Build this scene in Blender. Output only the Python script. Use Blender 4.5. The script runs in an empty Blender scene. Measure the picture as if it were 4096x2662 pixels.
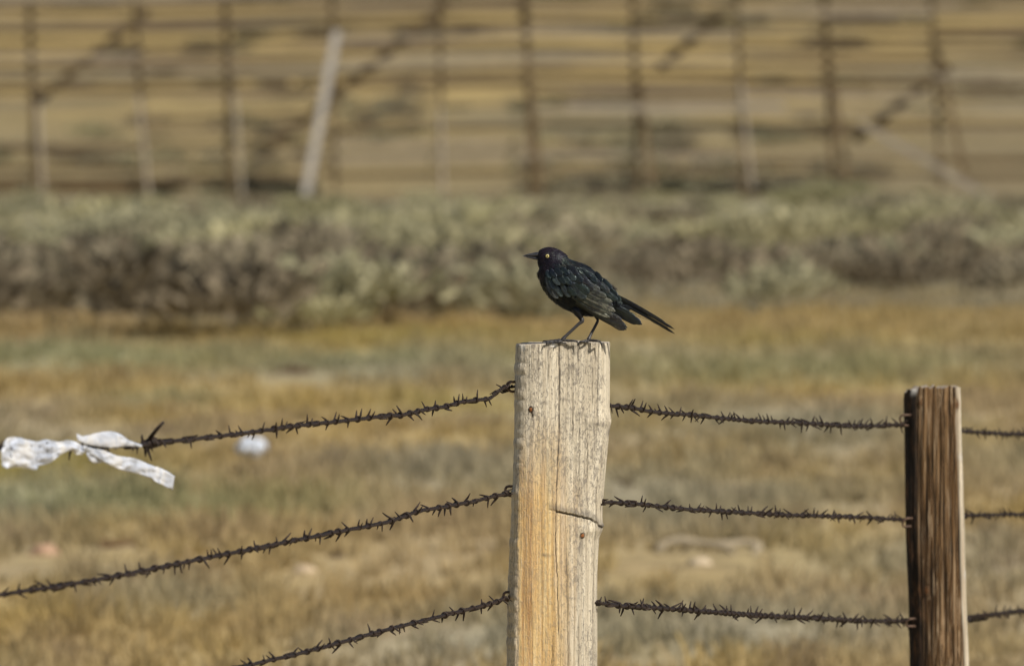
import bpy, bmesh, math, random
import numpy as np
from mathutils import Vector, Matrix, noise as mn

random.seed(7); rng = np.random.default_rng(7)
S = bpy.context.scene
COL = S.collection
# ------------------------------------------------------------------ camera frame
F = 62000.0                    # focal length in photo pixels (4096 wide)
CAMH = 1.72
PITCH = math.atan(1424.0 / F)  # horizon lies just above the frame
CP, SP = math.cos(PITCH), math.sin(PITCH)
def P(px, row, d):
    """point at depth d (along the view axis) seen at this place of the photo"""
    x = (px - 2048.0) / F * d
    v = -(row - 1331.0) / F * d
    return Vector((x, d * CP + v * SP, CAMH - d * SP + v * CP))
def sstep(a, b, x):
    t = min(1.0, max(0.0, (x - a) / (b - a))); return t * t * (3 - 2 * t)
def gz(x, y):
    """terrain height"""
    h = 0.0
    h -= 1.16 * min(1.0, max(0.0, (y - 74) / 126.0))
    if y > 204: h += 0.012 * (min(y, 420) - 204)
    if y > 420: h += 0.055 * (y - 420)
    h += 0.02 * mn.noise(Vector((x * .5, y * .22, 3.1))) * sstep(22, 34, y)
    h += min(1, max(0, (y - 80) / 100)) * 0.07 * mn.noise(Vector((x * .25, y * .07, 8.1)))
    if y > 420: h += (y - 420) * .03 * mn.noise(Vector((x * .01, y * .006, 1.7)))
    return h
def G(px, row):
    """where the view ray through this pixel meets the ground"""
    o = Vector((0, 0, CAMH)); d = (P(px, row, 1.0) - o)
    t = 30.0
    while t < 900:
        p = o + d * t
        if p.z <= gz(p.x, p.y): break
        t += 0.25
    p = o + d * t
    return Vector((p.x, p.y, gz(p.x, p.y)))

# ------------------------------------------------------------------ object helpers
def tag(o, label, cat, group=None, kind=None):
    if label: o['label'] = label
    if cat: o['category'] = cat
    if group: o['group'] = group
    if kind: o['kind'] = kind
    return o
def empty(name, loc, rz=0.0):
    o = bpy.data.objects.new(name, None); COL.objects.link(o)
    o.location = loc; o.rotation_euler = (0, 0, rz); o.empty_display_size = .05
    return o
def mobj(name, verts, faces, mat, parent=None, smooth=True, loc=None, attrs=None):
    me = bpy.data.meshes.new(name)
    me.from_pydata([tuple(v) for v in verts], [], faces)
    me.validate(); me.update()
    if smooth: me.polygons.foreach_set('use_smooth', [True] * len(me.polygons))
    if attrs:
        for k, (typ, data) in attrs.items():
            a = me.attributes.new(k, typ, 'POINT')
            if typ == 'FLOAT': a.data.foreach_set('value', np.asarray(data, np.float32).ravel())
            else: a.data.foreach_set('color', np.asarray(data, np.float32).ravel())
    if mat: me.materials.append(mat)
    o = bpy.data.objects.new(name, me); COL.objects.link(o)
    if parent: o.parent = parent
    if loc is not None: o.location = loc
    return o
class MB:
    def __init__(s): s.v = []; s.f = []; s.c = []; s.a = []
    def add(s, vs, fs, c=None, a=None):
        n = len(s.v); s.v += [Vector(v) for v in vs]
        s.f += [tuple(i + n for i in f) for f in fs]
        if c is not None: s.c += [tuple(c) + (1,)] * len(vs) if not isinstance(c[0], (tuple, list)) else list(c)
        if a is not None: s.a += list(a)
    def tube(s, pts, rad, n=8, cap=True, c=None):
        pts = [Vector(p) for p in pts]
        if not hasattr(rad, '__len__'): rad = [rad] * len(pts)
        t0 = (pts[1] - pts[0]).normalized()
        u = t0.orthogonal().normalized(); vs = []; fs = []
        for i, p in enumerate(pts):
            t = (pts[min(i + 1, len(pts) - 1)] - pts[max(i - 1, 0)])
            if t.length < 1e-9: t = t0
            t = t.normalized(); u = (u - t * u.dot(t)).normalized(); w = t.cross(u)
            for k in range(n):
                a = 2 * math.pi * k / n
                vs.append(p + (u * math.cos(a) + w * math.sin(a)) * rad[i])
        for i in range(len(pts) - 1):
            for k in range(n):
                fs.append((i * n + k, i * n + (k + 1) % n, (i + 1) * n + (k + 1) % n, (i + 1) * n + k))
        if cap:
            fs.append(tuple(range(n - 1, -1, -1))); b = (len(pts) - 1) * n
            fs.append(tuple(range(b, b + n)))
        s.add(vs, fs, c)
    def box(s, c, sx, sy, sz, M=None):
        vs = [Vector((x * sx / 2, y * sy / 2, z * sz / 2)) for x in (-1, 1) for y in (-1, 1) for z in (-1, 1)]
        if M: vs = [M @ v for v in vs]
        s.add([v + Vector(c) for v in vs], [(0, 1, 3, 2), (4, 6, 7, 5), (0, 4, 5, 1), (2, 3, 7, 6), (0, 2, 6, 4), (1, 5, 7, 3)])
    def obj(s, name, mat, parent=None, smooth=True, loc=None):
        at = {}
        if s.c: at['Col'] = ('FLOAT_COLOR', s.c)
        if s.a: at['ft'] = ('FLOAT', s.a)
        return mobj(name, s.v, s.f, mat, parent, smooth, loc, at)
def crom(pts, n):
    """Catmull-Rom resampling, n points per segment"""
    pts = [Vector(p) for p in pts]; out = []
    for i in range(len(pts) - 1):
        p0 = pts[max(i - 1, 0)]; p1 = pts[i]; p2 = pts[i + 1]; p3 = pts[min(i + 2, len(pts) - 1)]
        for k in range(n):
            t = k / n
            out.append(0.5 * ((2 * p1) + (p2 - p0) * t + (2 * p0 - 5 * p1 + 4 * p2 - p3) * t * t + (3 * p1 - p0 - 3 * p2 + p3) * t ** 3))
    out.append(pts[-1]); return out
def lerp_list(xs, ys, x):
    return float(np.interp(x, xs, ys))

# ------------------------------------------------------------------ node helpers
class NT:
    def __init__(s, name, rough=.8, spec=.3):
        m = bpy.data.materials.new(name); m.use_nodes = True
        s.m = m; s.t = m.node_tree; s.n = s.t.nodes; s.l = s.t.links
        s.b = s.n['Principled BSDF']
        s.b.inputs['Roughness'].default_value = rough
        s.b.inputs['Specular IOR Level'].default_value = spec
    def N(s, typ, **kw):
        n = s.n.new(typ)
        for k, v in kw.items():
            if k.startswith('i_'):
                key = k[2:].replace('_', ' '); n.inputs[key].default_value = v
            else: setattr(n, k, v)
        return n
    def L(s, a, b): s.l.new(a, b)
    def coord(s, scale=(1, 1, 1), kind='Object', loc=(0, 0, 0)):
        tc = s.N('ShaderNodeTexCoord'); mp = s.N('ShaderNodeMapping')
        mp.inputs['Scale'].default_value = scale; mp.inputs['Location'].default_value = loc
        s.L(tc.outputs[kind], mp.inputs['Vector']); return mp.outputs[0]
    def noise(s, vec, scale=5, detail=4, rough=.55, dist=0.0):
        n = s.N('ShaderNodeTexNoise'); n.inputs['Scale'].default_value = scale
        n.inputs['Detail'].default_value = detail; n.inputs['Roughness'].default_value = rough
        n.inputs['Distortion'].default_value = dist
        s.L(vec, n.inputs['Vector']); return n.outputs['Fac']
    def ramp(s, fac, stops, interp='LINEAR'):
        r = s.N('ShaderNodeValToRGB'); r.color_ramp.interpolation = interp
        e = r.color_ramp.elements
        while len(e) < len(stops): e.new(.5)
        for k, (p, c) in enumerate(stops):
            e[k].position = p; e[k].color = (c if hasattr(c, '__len__') else (c, c, c)) + (1,) if hasattr(c, '__len__') else (c, c, c, 1)
        s.L(fac, r.inputs[0]); return r.outputs[0]
    def mix(s, f, a, b, mode='MIX'):
        m = s.N('ShaderNodeMix', data_type='RGBA', blend_type=mode)
        for sock, v in ((m.inputs[0], f), (m.inputs[6], a), (m.inputs[7], b)):
            if hasattr(v, 'node'): s.L(v, sock)
            elif hasattr(v, '__len__'): sock.default_value = tuple(v) + (1,)
            elif sock.type == 'VALUE': sock.default_value = v
            else: sock.default_value = (v, v, v, 1)
        return m.outputs[2]
    def math(s, op, a, b=0.0, clamp=False):
        m = s.N('ShaderNodeMath', operation=op); m.use_clamp = clamp
        for sock, v in ((m.inputs[0], a), (m.inputs[1], b)):
            if hasattr(v, 'node'): s.L(v, sock)
            else: sock.default_value = v
        return m.outputs[0]
    def attr(s, name, out='Color'):
        a = s.N('ShaderNodeAttribute'); a.attribute_name = name; return a.outputs[out]
    def base(s, c):
        if hasattr(c, 'node'): s.L(c, s.b.inputs['Base Color'])
        else: s.b.inputs['Base Color'].default_value = tuple(c) + (1,)
    def bump(s, h, strength=.5, dist=.001):
        b = s.N('ShaderNodeBump'); b.inputs['Strength'].default_value = strength
        b.inputs['Distance'].default_value = dist
        s.L(h, b.inputs['Height']); s.L(b.outputs[0], s.b.inputs['Normal']); return b

# ------------------------------------------------------------------ materials
def mat_ground():
    m = NT('ground_soil', .95, .1)
    c = m.attr('Col')
    n1 = m.noise(m.coord((9, 3, 9)), 1, 6, .65)
    n2 = m.noise(m.coord((60, 60, 60)), 1, 3, .6)
    c = m.mix(.75, c, m.ramp(n1, [(.3, .45), (.7, 1.35)]), 'MULTIPLY')
    c = m.mix(.4, c, m.ramp(n2, [(.3, .5), (.7, 1.4)]), 'MULTIPLY')
    m.base(c); m.bump(n2, .6, .01); return m.m
def mat_col(name, rough=.8, spec=.2, trans=0.0, var=.35, sc=40):
    m = NT(name, rough, spec)
    c = m.attr('Col')
    n = m.noise(m.coord((sc, sc, sc)), 1, 3, .6)
    c = m.mix(var * .6, c, m.ramp(n, [(.3, .4), (.7, 1.5)]), 'MULTIPLY')
    m.base(c)
    if trans:
        tr = m.N('ShaderNodeBsdfTranslucent'); m.L(c, tr.inputs[0])
        mx = m.N('ShaderNodeMixShader'); mx.inputs[0].default_value = trans
        m.L(m.b.outputs[0], mx.inputs[1]); m.L(tr.outputs[0], mx.inputs[2])
        m.L(mx.outputs[0], m.n['Material Output'].inputs[0])
    return m.m
def mat_post_light():
    """pale weathered wood, ochre heartwood showing low on one side; 'crack' and 'knot' are mesh attributes"""
    m = NT('weathered_pale_wood', .85, .15)
    fine = m.noise(m.coord((620, 620, 16)), 1, 4, .65, .4)
    mid = m.noise(m.coord((210, 210, 5)), 1, 5, .6, .6)
    fleck = m.noise(m.coord((330, 330, 150)), 1, 4, .75, .8)
    big = m.noise(m.coord((22, 22, 7)), 1, 4, .6)
    streak = m.noise(m.coord((75, 75, 1.6)), 1, 4, .6, .4)
    grey = m.ramp(mid, [(.25, (.33, .28, .21)), (.5, (.57, .515, .405)), (.75, (.76, .71, .59))])
    ochre = m.ramp(m.math('ADD', m.math('MULTIPLY', streak, .65), m.math('MULTIPLY', mid, .35)), [(.36, (.36, .19, .07)), (.47, (.56, .36, .14)), (.56, (.63, .46, .21)), (.66, (.71, .58, .33))])
    st = m.attr('stain', 'Fac')
    stn = m.math('ADD', st, m.math('MULTIPLY', m.math('SUBTRACT', big, .5), 1.1))
    c = m.mix(m.ramp(m.math('ADD', stn, m.math('MULTIPLY', m.math('SUBTRACT', streak, .5), .9)), [(.2, 0.0), (1.0, .88)]), grey, ochre)
    # grey weathering flecks
    fl = m.math('ADD', fleck, m.math('MULTIPLY', m.math('SUBTRACT', big, .5), .5))
    c = m.mix(m.math('MULTIPLY', m.ramp(fl, [(.50, 0.0), (.595, 1.0)]), m.math('SUBTRACT', .82, m.math('MULTIPLY', st, .4))), c, (.19, .175, .155))
    c = m.mix(m.ramp(fine, [(.30, .75), (.46, 0.0)]), c, m.mix(.5, c, (.10, .085, .07)))
    c = m.mix(m.ramp(fine, [(.56, 0.0), (.72, .4)]), c, (.74, .68, .57))
    end = m.attr('endgrain', 'Fac')
    c = m.mix(end, c, (.42, .37, .30))
    dirt = m.attr('dirt', 'Fac')
    c = m.mix(dirt, c, (.115, .105, .095))
    kn = m.attr('knot', 'Fac')
    c = m.mix(kn, c, (.30, .12, .045))
    wh = m.attr('white', 'Fac')
    c = m.mix(wh, c, (.80, .80, .78))
    ck = m.attr('crack', 'Fac')
    c = m.mix(ck, c, (.022, .018, .014))
    m.base(c)
    h = m.math('ADD', m.math('MULTIPLY', fine, .6), m.math('ADD', m.math('MULTIPLY', fleck, 1.0), mid))
    m.bump(h, 1.0, .0018)
    return m.m
def mat_post_dark():
    m = NT('weathered_dark_wood', .85, .15)
    fine = m.noise(m.coord((480, 480, 6)), 1, 4, .7, .5)
    mid = m.noise(m.coord((130, 130, 3)), 1, 4, .6, .5)
    spot = m.noise(m.coord((90, 90, 30)), 1, 3, .6)
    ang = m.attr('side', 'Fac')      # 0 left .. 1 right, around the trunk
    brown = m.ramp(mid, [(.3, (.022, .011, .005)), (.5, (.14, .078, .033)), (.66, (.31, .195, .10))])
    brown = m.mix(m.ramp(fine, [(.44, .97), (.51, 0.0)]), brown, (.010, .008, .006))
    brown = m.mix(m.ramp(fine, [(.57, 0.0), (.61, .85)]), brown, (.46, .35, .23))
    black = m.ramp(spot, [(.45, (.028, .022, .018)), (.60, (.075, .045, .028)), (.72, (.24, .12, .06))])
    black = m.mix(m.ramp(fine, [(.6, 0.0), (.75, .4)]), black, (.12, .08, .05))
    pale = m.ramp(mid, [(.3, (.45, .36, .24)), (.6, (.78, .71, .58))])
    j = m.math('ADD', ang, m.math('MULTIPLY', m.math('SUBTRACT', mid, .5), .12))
    c = m.mix(m.ramp(j, [(.17, 0.0), (.30, 1.0)]), black, brown)  # shade of the left side put into the wood colour
    c = m.mix(m.ramp(j, [(.90, 0.0), (.95, 1.0)]), c, pale)  # sunlit right rim put into the wood colour
    c = m.mix(m.attr('knot', 'Fac'), c, (.13, .055, .02))
    c = m.mix(m.attr('white', 'Fac'), c, (.80, .79, .76))
    c = m.mix(m.attr('endgrain', 'Fac'), c, (.5, .43, .35))
    m.base(c); m.bump(m.math('ADD', fine, mid), 1.0, .006)
    return m.m
def mat_rust(name='rusty_wire', a=(.007, .005, .004), b=(.038, .022, .015)):
    m = NT(name, .6, .35)
    n = m.noise(m.coord((300, 300, 300), 'Object'), 1, 4, .6)
    m.base(m.ramp(n, [(.35, a), (.7, b)])); m.b.inputs['Metallic'].default_value = .15
    m.bump(n, .4, .0006); return m.m
def mat_feather(name, rough=.42, spec=.7):
    m = NT(name, rough, spec)
    c = m.attr('Col'); t = m.attr('ft', 'Fac')
    n = m.noise(m.coord((500, 500, 500)), 1, 3, .6)
    n2 = m.noise(m.coord((90, 90, 90)), 1, 3, .6)
    c = m.mix(.6, c, m.ramp(n, [(.3, .35), (.7, 1.6)]), 'MULTIPLY')
    c = m.mix(.7, c, m.ramp(n2, [(.35, .35), (.65, 1.7)]), 'MULTIPLY')
    m.base(c)
    m.bump(m.math('ADD', n, n2), .6, .0009)
    m.b.inputs['Coat Weight'].default_value = .0
    m.b.inputs['Sheen Weight'].default_value = .03
    m.b.inputs['Sheen Roughness'].default_value = .4
    spec = m.mix(m.ramp(n2, [(.4, 0.0), (.6, 1.0)]), (.55, .65, .85), (.62, .80, .72))
    m.L(spec, m.b.inputs['Specular Tint'])
    return m.m
def mat_plain(name, col, rough=.7, spec=.3, sc=60, var=.4, bump=.3, bd=.002):
    m = NT(name, rough, spec)
    n = m.noise(m.coord((sc, sc, sc)), 1, 4, .6)
    m.base(m.mix(var, col, m.ramp(n, [(.3, .45), (.7, 1.5)]), 'MULTIPLY'))
    m.bump(n, bump, bd); return m.m

# ------------------------------------------------------------------ ground colour field (real patches of turf)
OCH = np.array((.405, .307, .128)); TAN = np.array((.385, .305, .175)); GRN = np.array((.275, .275, .15))
GRY = np.array((.31, .285, .20)); YEL = np.array((.375, .32, .10)); BRN = np.array((.28, .215, .14)); ORA = np.array((.385, .29, .135))
PATCH = []
def patch(px, row, rx, ry, col, w=1.0):
    c = G(px, row); a = G(px, row + ry); b = G(px, row - ry)
    PATCH.append((c.x, c.y, rx / F * c.y, max(.8, (b.y - a.y) / 2), col, w))
patch(400, 1335, 900, 30, ORA, .7); patch(2400, 1320, 1500, 40, ORA, .6); patch(3500, 1290, 900, 60, OCH, .8)
patch(1500, 1350, 800, 30, YEL, .8); patch(300, 1440, 700, 50, GRN); patch(1600, 1440, 700, 50, GRN, .8); patch(3100, 1480, 900, 60, GRN, .8)
patch(3300, 1370, 700, 30, YEL, .5); patch(900, 1560, 900, 50, OCH, .9); patch(700, 1600, 300, 20, GRN, .7)
patch(1750, 1640, 500, 50, YEL, .6); patch(2900, 1560, 500, 50, OCH, .6); patch(2700, 1700, 300, 50, OCH, .7); patch(200, 1890, 400, 60, YEL, 1.0)
patch(500, 2030, 800, 60, GRN, .9); patch(150, 2040, 300, 60, GRY, .8); patch(1500, 1780, 500, 60, OCH, .5); patch(2700, 1840, 300, 40, ORA, .6)
patch(1700, 1900, 500, 60, GRY, .8); patch(3900, 1780, 300, 60, OCH, .7); patch(3400, 1760, 400, 60, GRY, .7)
patch(3400, 1930, 500, 50, OCH, .6); patch(1500, 2260, 500, 50, TAN, .9); patch(600, 2250, 600, 50, OCH, .7)
patch(1400, 2440, 800, 90, ORA, .8); patch(2800, 2330, 600, 80, ORA, .7); patch(3000, 2560, 700, 90, GRY, .9)
patch(300, 2580, 400, 60, ORA, .6); patch(2700, 2100, 500, 80, GRY, .8); patch(3600, 2250, 500, 90, GRY, .8); patch(4000, 2480, 300, 90, TAN, .7)
patch(600, 2420, 500, 60, GRY, .7)
PX = np.array([p[0] for p in PATCH]); PY = np.array([p[1] for p in PATCH]); PA = np.array([p[2] for p in PATCH])
PB = np.array([p[3] for p in PATCH]); PC = np.array([p[4] for p in PATCH]); PW = np.array([p[5] for p in PATCH])
def turf(x, y):
    n1 = mn.noise(Vector((x * 1.7, y * .30, 0))); n2 = mn.noise(Vector((x * .8 + 9, y * .16, 5))); n3 = mn.noise(Vector((x * 5, y * .9, 2)))
    c = TAN * 1.0
    c = c + (OCH - c) * min(1, max(0, .35 + n1 * 1.5)); c = c + (GRY - c) * min(1, max(0, .25 + n2 * 1.6)); c = c + (BRN - c) * min(1, max(0, n3 * 1.3 - .1))
    if y > 200:
        c = OCH * .98
        m_ = 1.9 * mn.noise(Vector((x * .16, y * .05, 4))) + .9 * mn.noise(Vector((x * .5, y * .16, 14))); c = c + (GRY * .75 - c) * min(.8, max(0, m_ - .02))
        m_ = 2.0 * mn.noise(Vector((x * .2 + 7, y * .09, 24))); c = c + (BRN * .7 - c) * min(.9, max(0, m_ + .05))
        m_ = mn.noise(Vector((x * .10, y * .30, 34))); m2 = mn.noise(Vector((x * .8, y * .13, 44))) + .6 * mn.noise(Vector((x * 1.9, y * .3, 54))); c = c * (.86 + .5 * m_ + .35 * m2)
        s = sstep(300, 225, y); c = c + (BRN * .35 + YEL * .18 + GRY * .2 - c) * s * .7
        s = sstep(370, 400, y); c = c + (BRN * .6 - c) * s * .75
        return c
    if y > 84:
        c = c * .4 + GRY * .5
        c = c + (GRY * .5 + GRN * .45 - c) * .7 * sstep(120, 150, y)
        return c
    w = PW * np.exp(-((x - PX + .25 * n2 * PA * 3) / PA) ** 2 - ((y - PY) / PB + n1 * .8) ** 2)
    for k in np.argsort(w):
        if w[k] > .03: c = c + (PC[k] - c) * min(1, w[k] * .95)
    return c

# ground sheet, denser where the picture looks
def build_ground():
    ys = np.concatenate([np.arange(-40, 30, 3.0), np.arange(30, 90, .5), np.arange(90, 210, 1.5), np.arange(210, 430, 4), np.arange(430, 3000, 40)])
    xs_u = np.concatenate([np.linspace(-60, -8, 14)[:-1], np.arange(-8, 8.01, .22), np.linspace(8, 60, 14)[1:]])
    V = []; C = []
    for y in ys:
        k = 1.0 if y < 210 else 1.0 + (y - 210) / 60
        for x0 in xs_u:
            x = x0 * k; V.append((x, y, gz(x, y))); C.append(tuple(turf(x, y)) + (1,))
    nx = len(xs_u); Fc = [(j * nx + i, j * nx + i + 1, (j + 1) * nx + i + 1, (j + 1) * nx + i) for j in range(len(ys) - 1) for i in range(nx - 1)]
    o = mobj('ground', V, Fc, mat_ground(), attrs={'Col': ('FLOAT_COLOR', C)})
    tag(o, 'dry rangeland ground of ochre and grey-green turf', 'ground', kind='structure')
build_ground()

# dry grass: many blades in tufts, one stuff object
def fast_mesh(name, V, Fq, C, mat):
    me = bpy.data.meshes.new(name); V = np.asarray(V, np.float32); Fq = np.asarray(Fq, np.int32)
    me.vertices.add(len(V)); me.vertices.foreach_set('co', V.ravel())
    k = Fq.shape[1]
    me.loops.add(Fq.size); me.loops.foreach_set('vertex_index', Fq.ravel())
    me.polygons.add(len(Fq)); me.polygons.foreach_set('loop_start', np.arange(0, Fq.size, k, dtype=np.int32))
    me.update(calc_edges=True); me.validate()
    a = me.attributes.new('Col', 'FLOAT_COLOR', 'POINT'); a.data.foreach_set('color', np.asarray(C, np.float32).ravel())
    me.materials.append(mat); o = bpy.data.objects.new(name, me); COL.objects.link(o); return o
EXCL = [(G(2830, 2215), .30), (G(2800, 2262), .09), (G(175, 2225), .08), (G(1215, 2290), .07), (G(2492, 1965), .07), (G(3425, 2030), .07), (G(1350, 2255), .06), (G(475, 2215), .08), (G(1190, 1510), .14)]
def build_grass():
    V = []; Fq = []; C = []; n = 0
    def tufts(y0, y1, dens, nb, hmul, wide=1.0):
        nonlocal n
        A = (y1 - y0) * (y1 * .045 * 2 + 2.0) * wide; N = int(A * dens)
        for _ in range(N):
            y = y0 + (y1 - y0) * rng.random() ** .9; hw = (y * .045 + 1.0) * wide; x = rng.uniform(-hw, hw)
            pn = mn.noise(Vector((x * 2.2, y * .6, 11)))
            if pn < -.15 and rng.random() < .7: continue
            if any(abs(x - e.x) < r_ + .02 and -2.0 < y - e.y < .15 for e, r_ in EXCL): continue
            c = turf(x, y); z = gz(x, y)
            h0 = (.018 + .026 * rng.random() + (.025 if pn > .32 else 0)) * hmul
            tint = .92 + .2 * rng.random(); r = .03 + .03 * rng.random()
            for b in range(nb):
                a = rng.uniform(0, 6.283); rr = r * rng.random(); bx = x + rr * math.cos(a); by = y + rr * math.sin(a)
                h = h0 * (.5 + .8 * rng.random()); lx = rng.normal(0, .35) * h; ly = rng.normal(0, .35) * h; w = .003 + .004 * rng.random()
                wa = rng.uniform(0, 3.14); wx = w * math.cos(wa); wy = w * math.sin(wa)
                V.extend([(bx - wx, by - wy, z - .004), (bx + wx, by + wy, z - .004), (bx + wx * .5 + lx, by + wy * .5 + ly, z + h), (bx - wx * .5 + lx, by - wy * .5 + ly, z + h)])
                Fq.append((n, n + 1, n + 2, n + 3)); n += 4
                t = tint * (.95 + .14 * rng.random()); cc = (c[0] * t, c[1] * t, c[2] * t, 1); C.extend([cc] * 4)
    tufts(10, 36, 14, 6, 1.4); tufts(36, 56, 75, 8, 1.35); tufts(56, 86, 40, 8, 1.2); tufts(84, 104, 22, 8, 1.2)
    tufts(34, 84, 7, 7, 1.3, 3.2)
    o = fast_mesh('dry_grass', V, Fq, C, mat_col('dry_grass_blades', .75, .12, .45, .2, 30))
    tag(o, 'short dry straw and grey-green grass across the blurred field', 'grass', kind='stuff')
build_grass()

# ------------------------------------------------------------------ sagebrush
MSAGE = mat_col('sage_leaves', .85, .1, .35, .25, 25); MTWIG = mat_plain('sage_twigs', (.13, .10, .075), .9, .1, 80)
SAGES = [np.array((.285, .265, .165)), np.array((.315, .295, .175)), np.array((.25, .22, .155)), np.array((.21, .178, .125)), np.array((.295, .282, .185)), np.array((.28, .25, .17))]
def sage_arrays(r, h, nl, col, seed, lobes=5, ls=1.0):
    """leaf sprays over several uneven lobes"""
    g = np.random.default_rng(seed); V = []; Fq = []; C = []; n = 0
    L = [(g.uniform(-.6, .6) * r, g.uniform(-.6, .6) * r, g.uniform(.35, .62) * h, g.uniform(.35, .62) * r, g.uniform(.88, 1.15)) for _ in range(lobes)]
    for _ in range(nl):
        lx, ly, lz, lr, tn = L[g.integers(lobes)]
        d = g.normal(0, 1, 3); d[2] = abs(d[2]) * .9 - .25; d /= np.linalg.norm(d)
        q = g.random() ** .4
        p = np.array((lx + d[0] * lr * q, ly + d[1] * lr * q, max(.01, lz + d[2] * h * .42 * q)))
        s = (.010 + .014 * g.random()) * ls * (r / .25) ** .5
        up = np.array((d[0] * .8 + g.normal(0, .3), d[1] * .8 + g.normal(0, .3), .8)); up /= np.linalg.norm(up)
        sd = np.cross(up, g.normal(0, 1, 3)); sd /= np.linalg.norm(sd) + 1e-6
        V += [p - sd * s * .5, p + sd * s * .5, p + sd * s * .6 + up * s * 2.2, p - sd * s * .6 + up * s * 2.2]
        Fq.append((n, n + 1, n + 2, n + 3)); n += 4
        c = col * tn * g.uniform(.9, 1.13); C += [tuple(c) + (1,)] * 4
    return np.array(V), np.array(Fq), np.array(C)
TEMPL = [sage_arrays(.25, .22, 330, SAGES[k % 6], 40 + k, 4 + k % 4) for k in range(12)]
def near_(y): return sstep(112, 92, y)
def edge_y(x):   # near edge of the sagebrush
    return 76.8 + (1.75 if x < 0 else 2.9) * x + 1.4 * mn.noise(Vector((x * .9, 0, 7)))
HOLE = []
def build_sage_mass():
    V = []; Fq = []; C = []; n = 0
    def put(x, y, s, t, dark=1.0, sz=1.0):
        nonlocal n
        v, f, c = TEMPL[t]; a = rng.uniform(0, 6.28); ca, sa = math.cos(a), math.sin(a)
        w = np.empty_like(v); w[:, 0] = (v[:, 0] * ca - v[:, 1] * sa) * s + x; w[:, 1] = (v[:, 0] * sa + v[:, 1] * ca) * s + y
        w[:, 2] = v[:, 2] * s * sz + gz(x, y) - .01
        V.append(w); Fq.append(f + n); n += len(w); cc = c.copy(); cc[:, :3] *= dark; C.append(cc)
    for _ in range(1150):
        y = 70 + (197 - 70) * rng.random() ** 1.15; hw = y * .04 + 1.2; x = rng.uniform(-hw, hw)
        if y < edge_y(x) - (1.8 if rng.random() < .12 else 0): continue
        dn = mn.noise(Vector((x * .9, y * .11, 21)))
        if dn < -.10 + .16 * sstep(-1.0, 2.0, x) * near_(y) and rng.random() < .9: continue
        near = sstep(110, 85, y)
        left = sstep(2, -2, x)
        kn = .75 * mn.noise(Vector((x * 1.5, y * .16, 61))) + .5 * mn.noise(Vector((x * .5, y * .06, 71))) + .30 * (.62 - near) - .05 * left * near
        k = int(rng.choice([1, 0, 4])) if kn > .14 else (int(rng.choice([0, 5, 2, 4])) if kn > -.08 else int(rng.choice([2, 3])))
        t = k + 6 * int(rng.random() < .5); dk = 1.08 if kn > .1 else (.95 if kn > -.08 else .9)
        put(x, y, rng.uniform(.8, 2.0) * (1.0 + .2 * near * left) * (1 - .5 * sstep(125, 155, y)), t, dk * 1.12 * rng.uniform(.82, 1.2), rng.uniform(.6, .95))
    for _ in range(1900):   # the same scrub to either side of the view
        y = 70 + 130 * rng.random(); hw = y * .04 + 1.2; x = rng.choice([-1, 1]) * (hw + rng.random() * (y * .09 + 1))
        if y < 77 + 2 * mn.noise(Vector((x * .3, 0, 7))): continue
        put(x, y, rng.uniform(.9, 2.0), int(rng.integers(12)), rng.uniform(.9, 1.15), rng.uniform(.6, .95))
    for _ in range(1150):   # beyond the fence
        y = 202 + (300 - 202) * rng.random() ** 2.4; hw = y * .04 + 1.5; x = rng.uniform(-hw, hw)
        if mn.noise(Vector((x * .22, y * .06, 33))) < -.05 + .35 * sstep(230, 290, y): continue
        put(x, y, rng.uniform(.8, 1.6), int(rng.choice([2, 3, 5, 0, 1, 4, 8, 9, 6])), rng.uniform(.85, 1.2), .75)
    for _ in range(420):
        y = 300 + 160 * rng.random(); hw = y * .04 + 2; x = rng.uniform(-hw, hw)
        if y < 385 and mn.noise(Vector((x * .12, y * .05, 43))) < .22: continue
        put(x, y, rng.uniform(1.2, 2.6), int(rng.integers(12)), rng.uniform(.6, .9), .8)
    o = fast_mesh('sagebrush_scrub', np.concatenate(V), np.concatenate(Fq), np.concatenate(C), MSAGE)
    tag(o, 'low grey-green sagebrush scrub growing across the middle distance', 'scrub', kind='stuff')
build_sage_mass()

def shrub(px, row, r, h, col, label, seed, nl=900, group='sagebrush clumps standing out of the scrub'):
    b = G(px, row); root = empty('sagebrush', b)
    v, f, c = sage_arrays(r, h, nl, np.array(col), seed, 6, .9)
    fo = fast_mesh('foliage', v, f, c, MSAGE); fo.parent = root
    m = MB(); g = random.Random(seed)
    for _ in range(7):
        a = g.uniform(0, 6.28); q = g.uniform(.3, .7) * r
        m.tube([(0, 0, -.02), (q * .4 * math.cos(a), q * .4 * math.sin(a), h * .3), (q * math.cos(a), q * math.sin(a), h * .7)], [.012, .008, .004], 5)
    m.obj('stem', MTWIG, root); tag(root, label, 'shrub', group); return root
D1 = (.17, .145, .10); D2 = (.14, .12, .085); L1 = (.33, .315, .185); L2 = (.30, .28, .18)
shrub(110, 1290, .17, .24, D2, 'darkest sagebrush at the left end of the scrub edge', 1)
shrub(470, 1270, .17, .2, D1, 'dark sagebrush on the scrub edge, second from the left', 2)
shrub(860, 1255, .16, .22, D2, 'dark round sagebrush on the scrub edge below the white leaning pole', 3)
shrub(1180, 1250, .2, .2, (.24, .2, .15), 'wide brown-grey sagebrush on the scrub edge left of the bird', 4)
shrub(1560, 1235, .24, .24, (.25, .205, .155), 'broad mauve-grey sagebrush on the scrub edge nearest the bird on its left', 5)
shrub(1350, 1090, .26, .22, L1, 'pale yellow-green sagebrush left of the bird, halfway up the scrub', 6)
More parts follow.
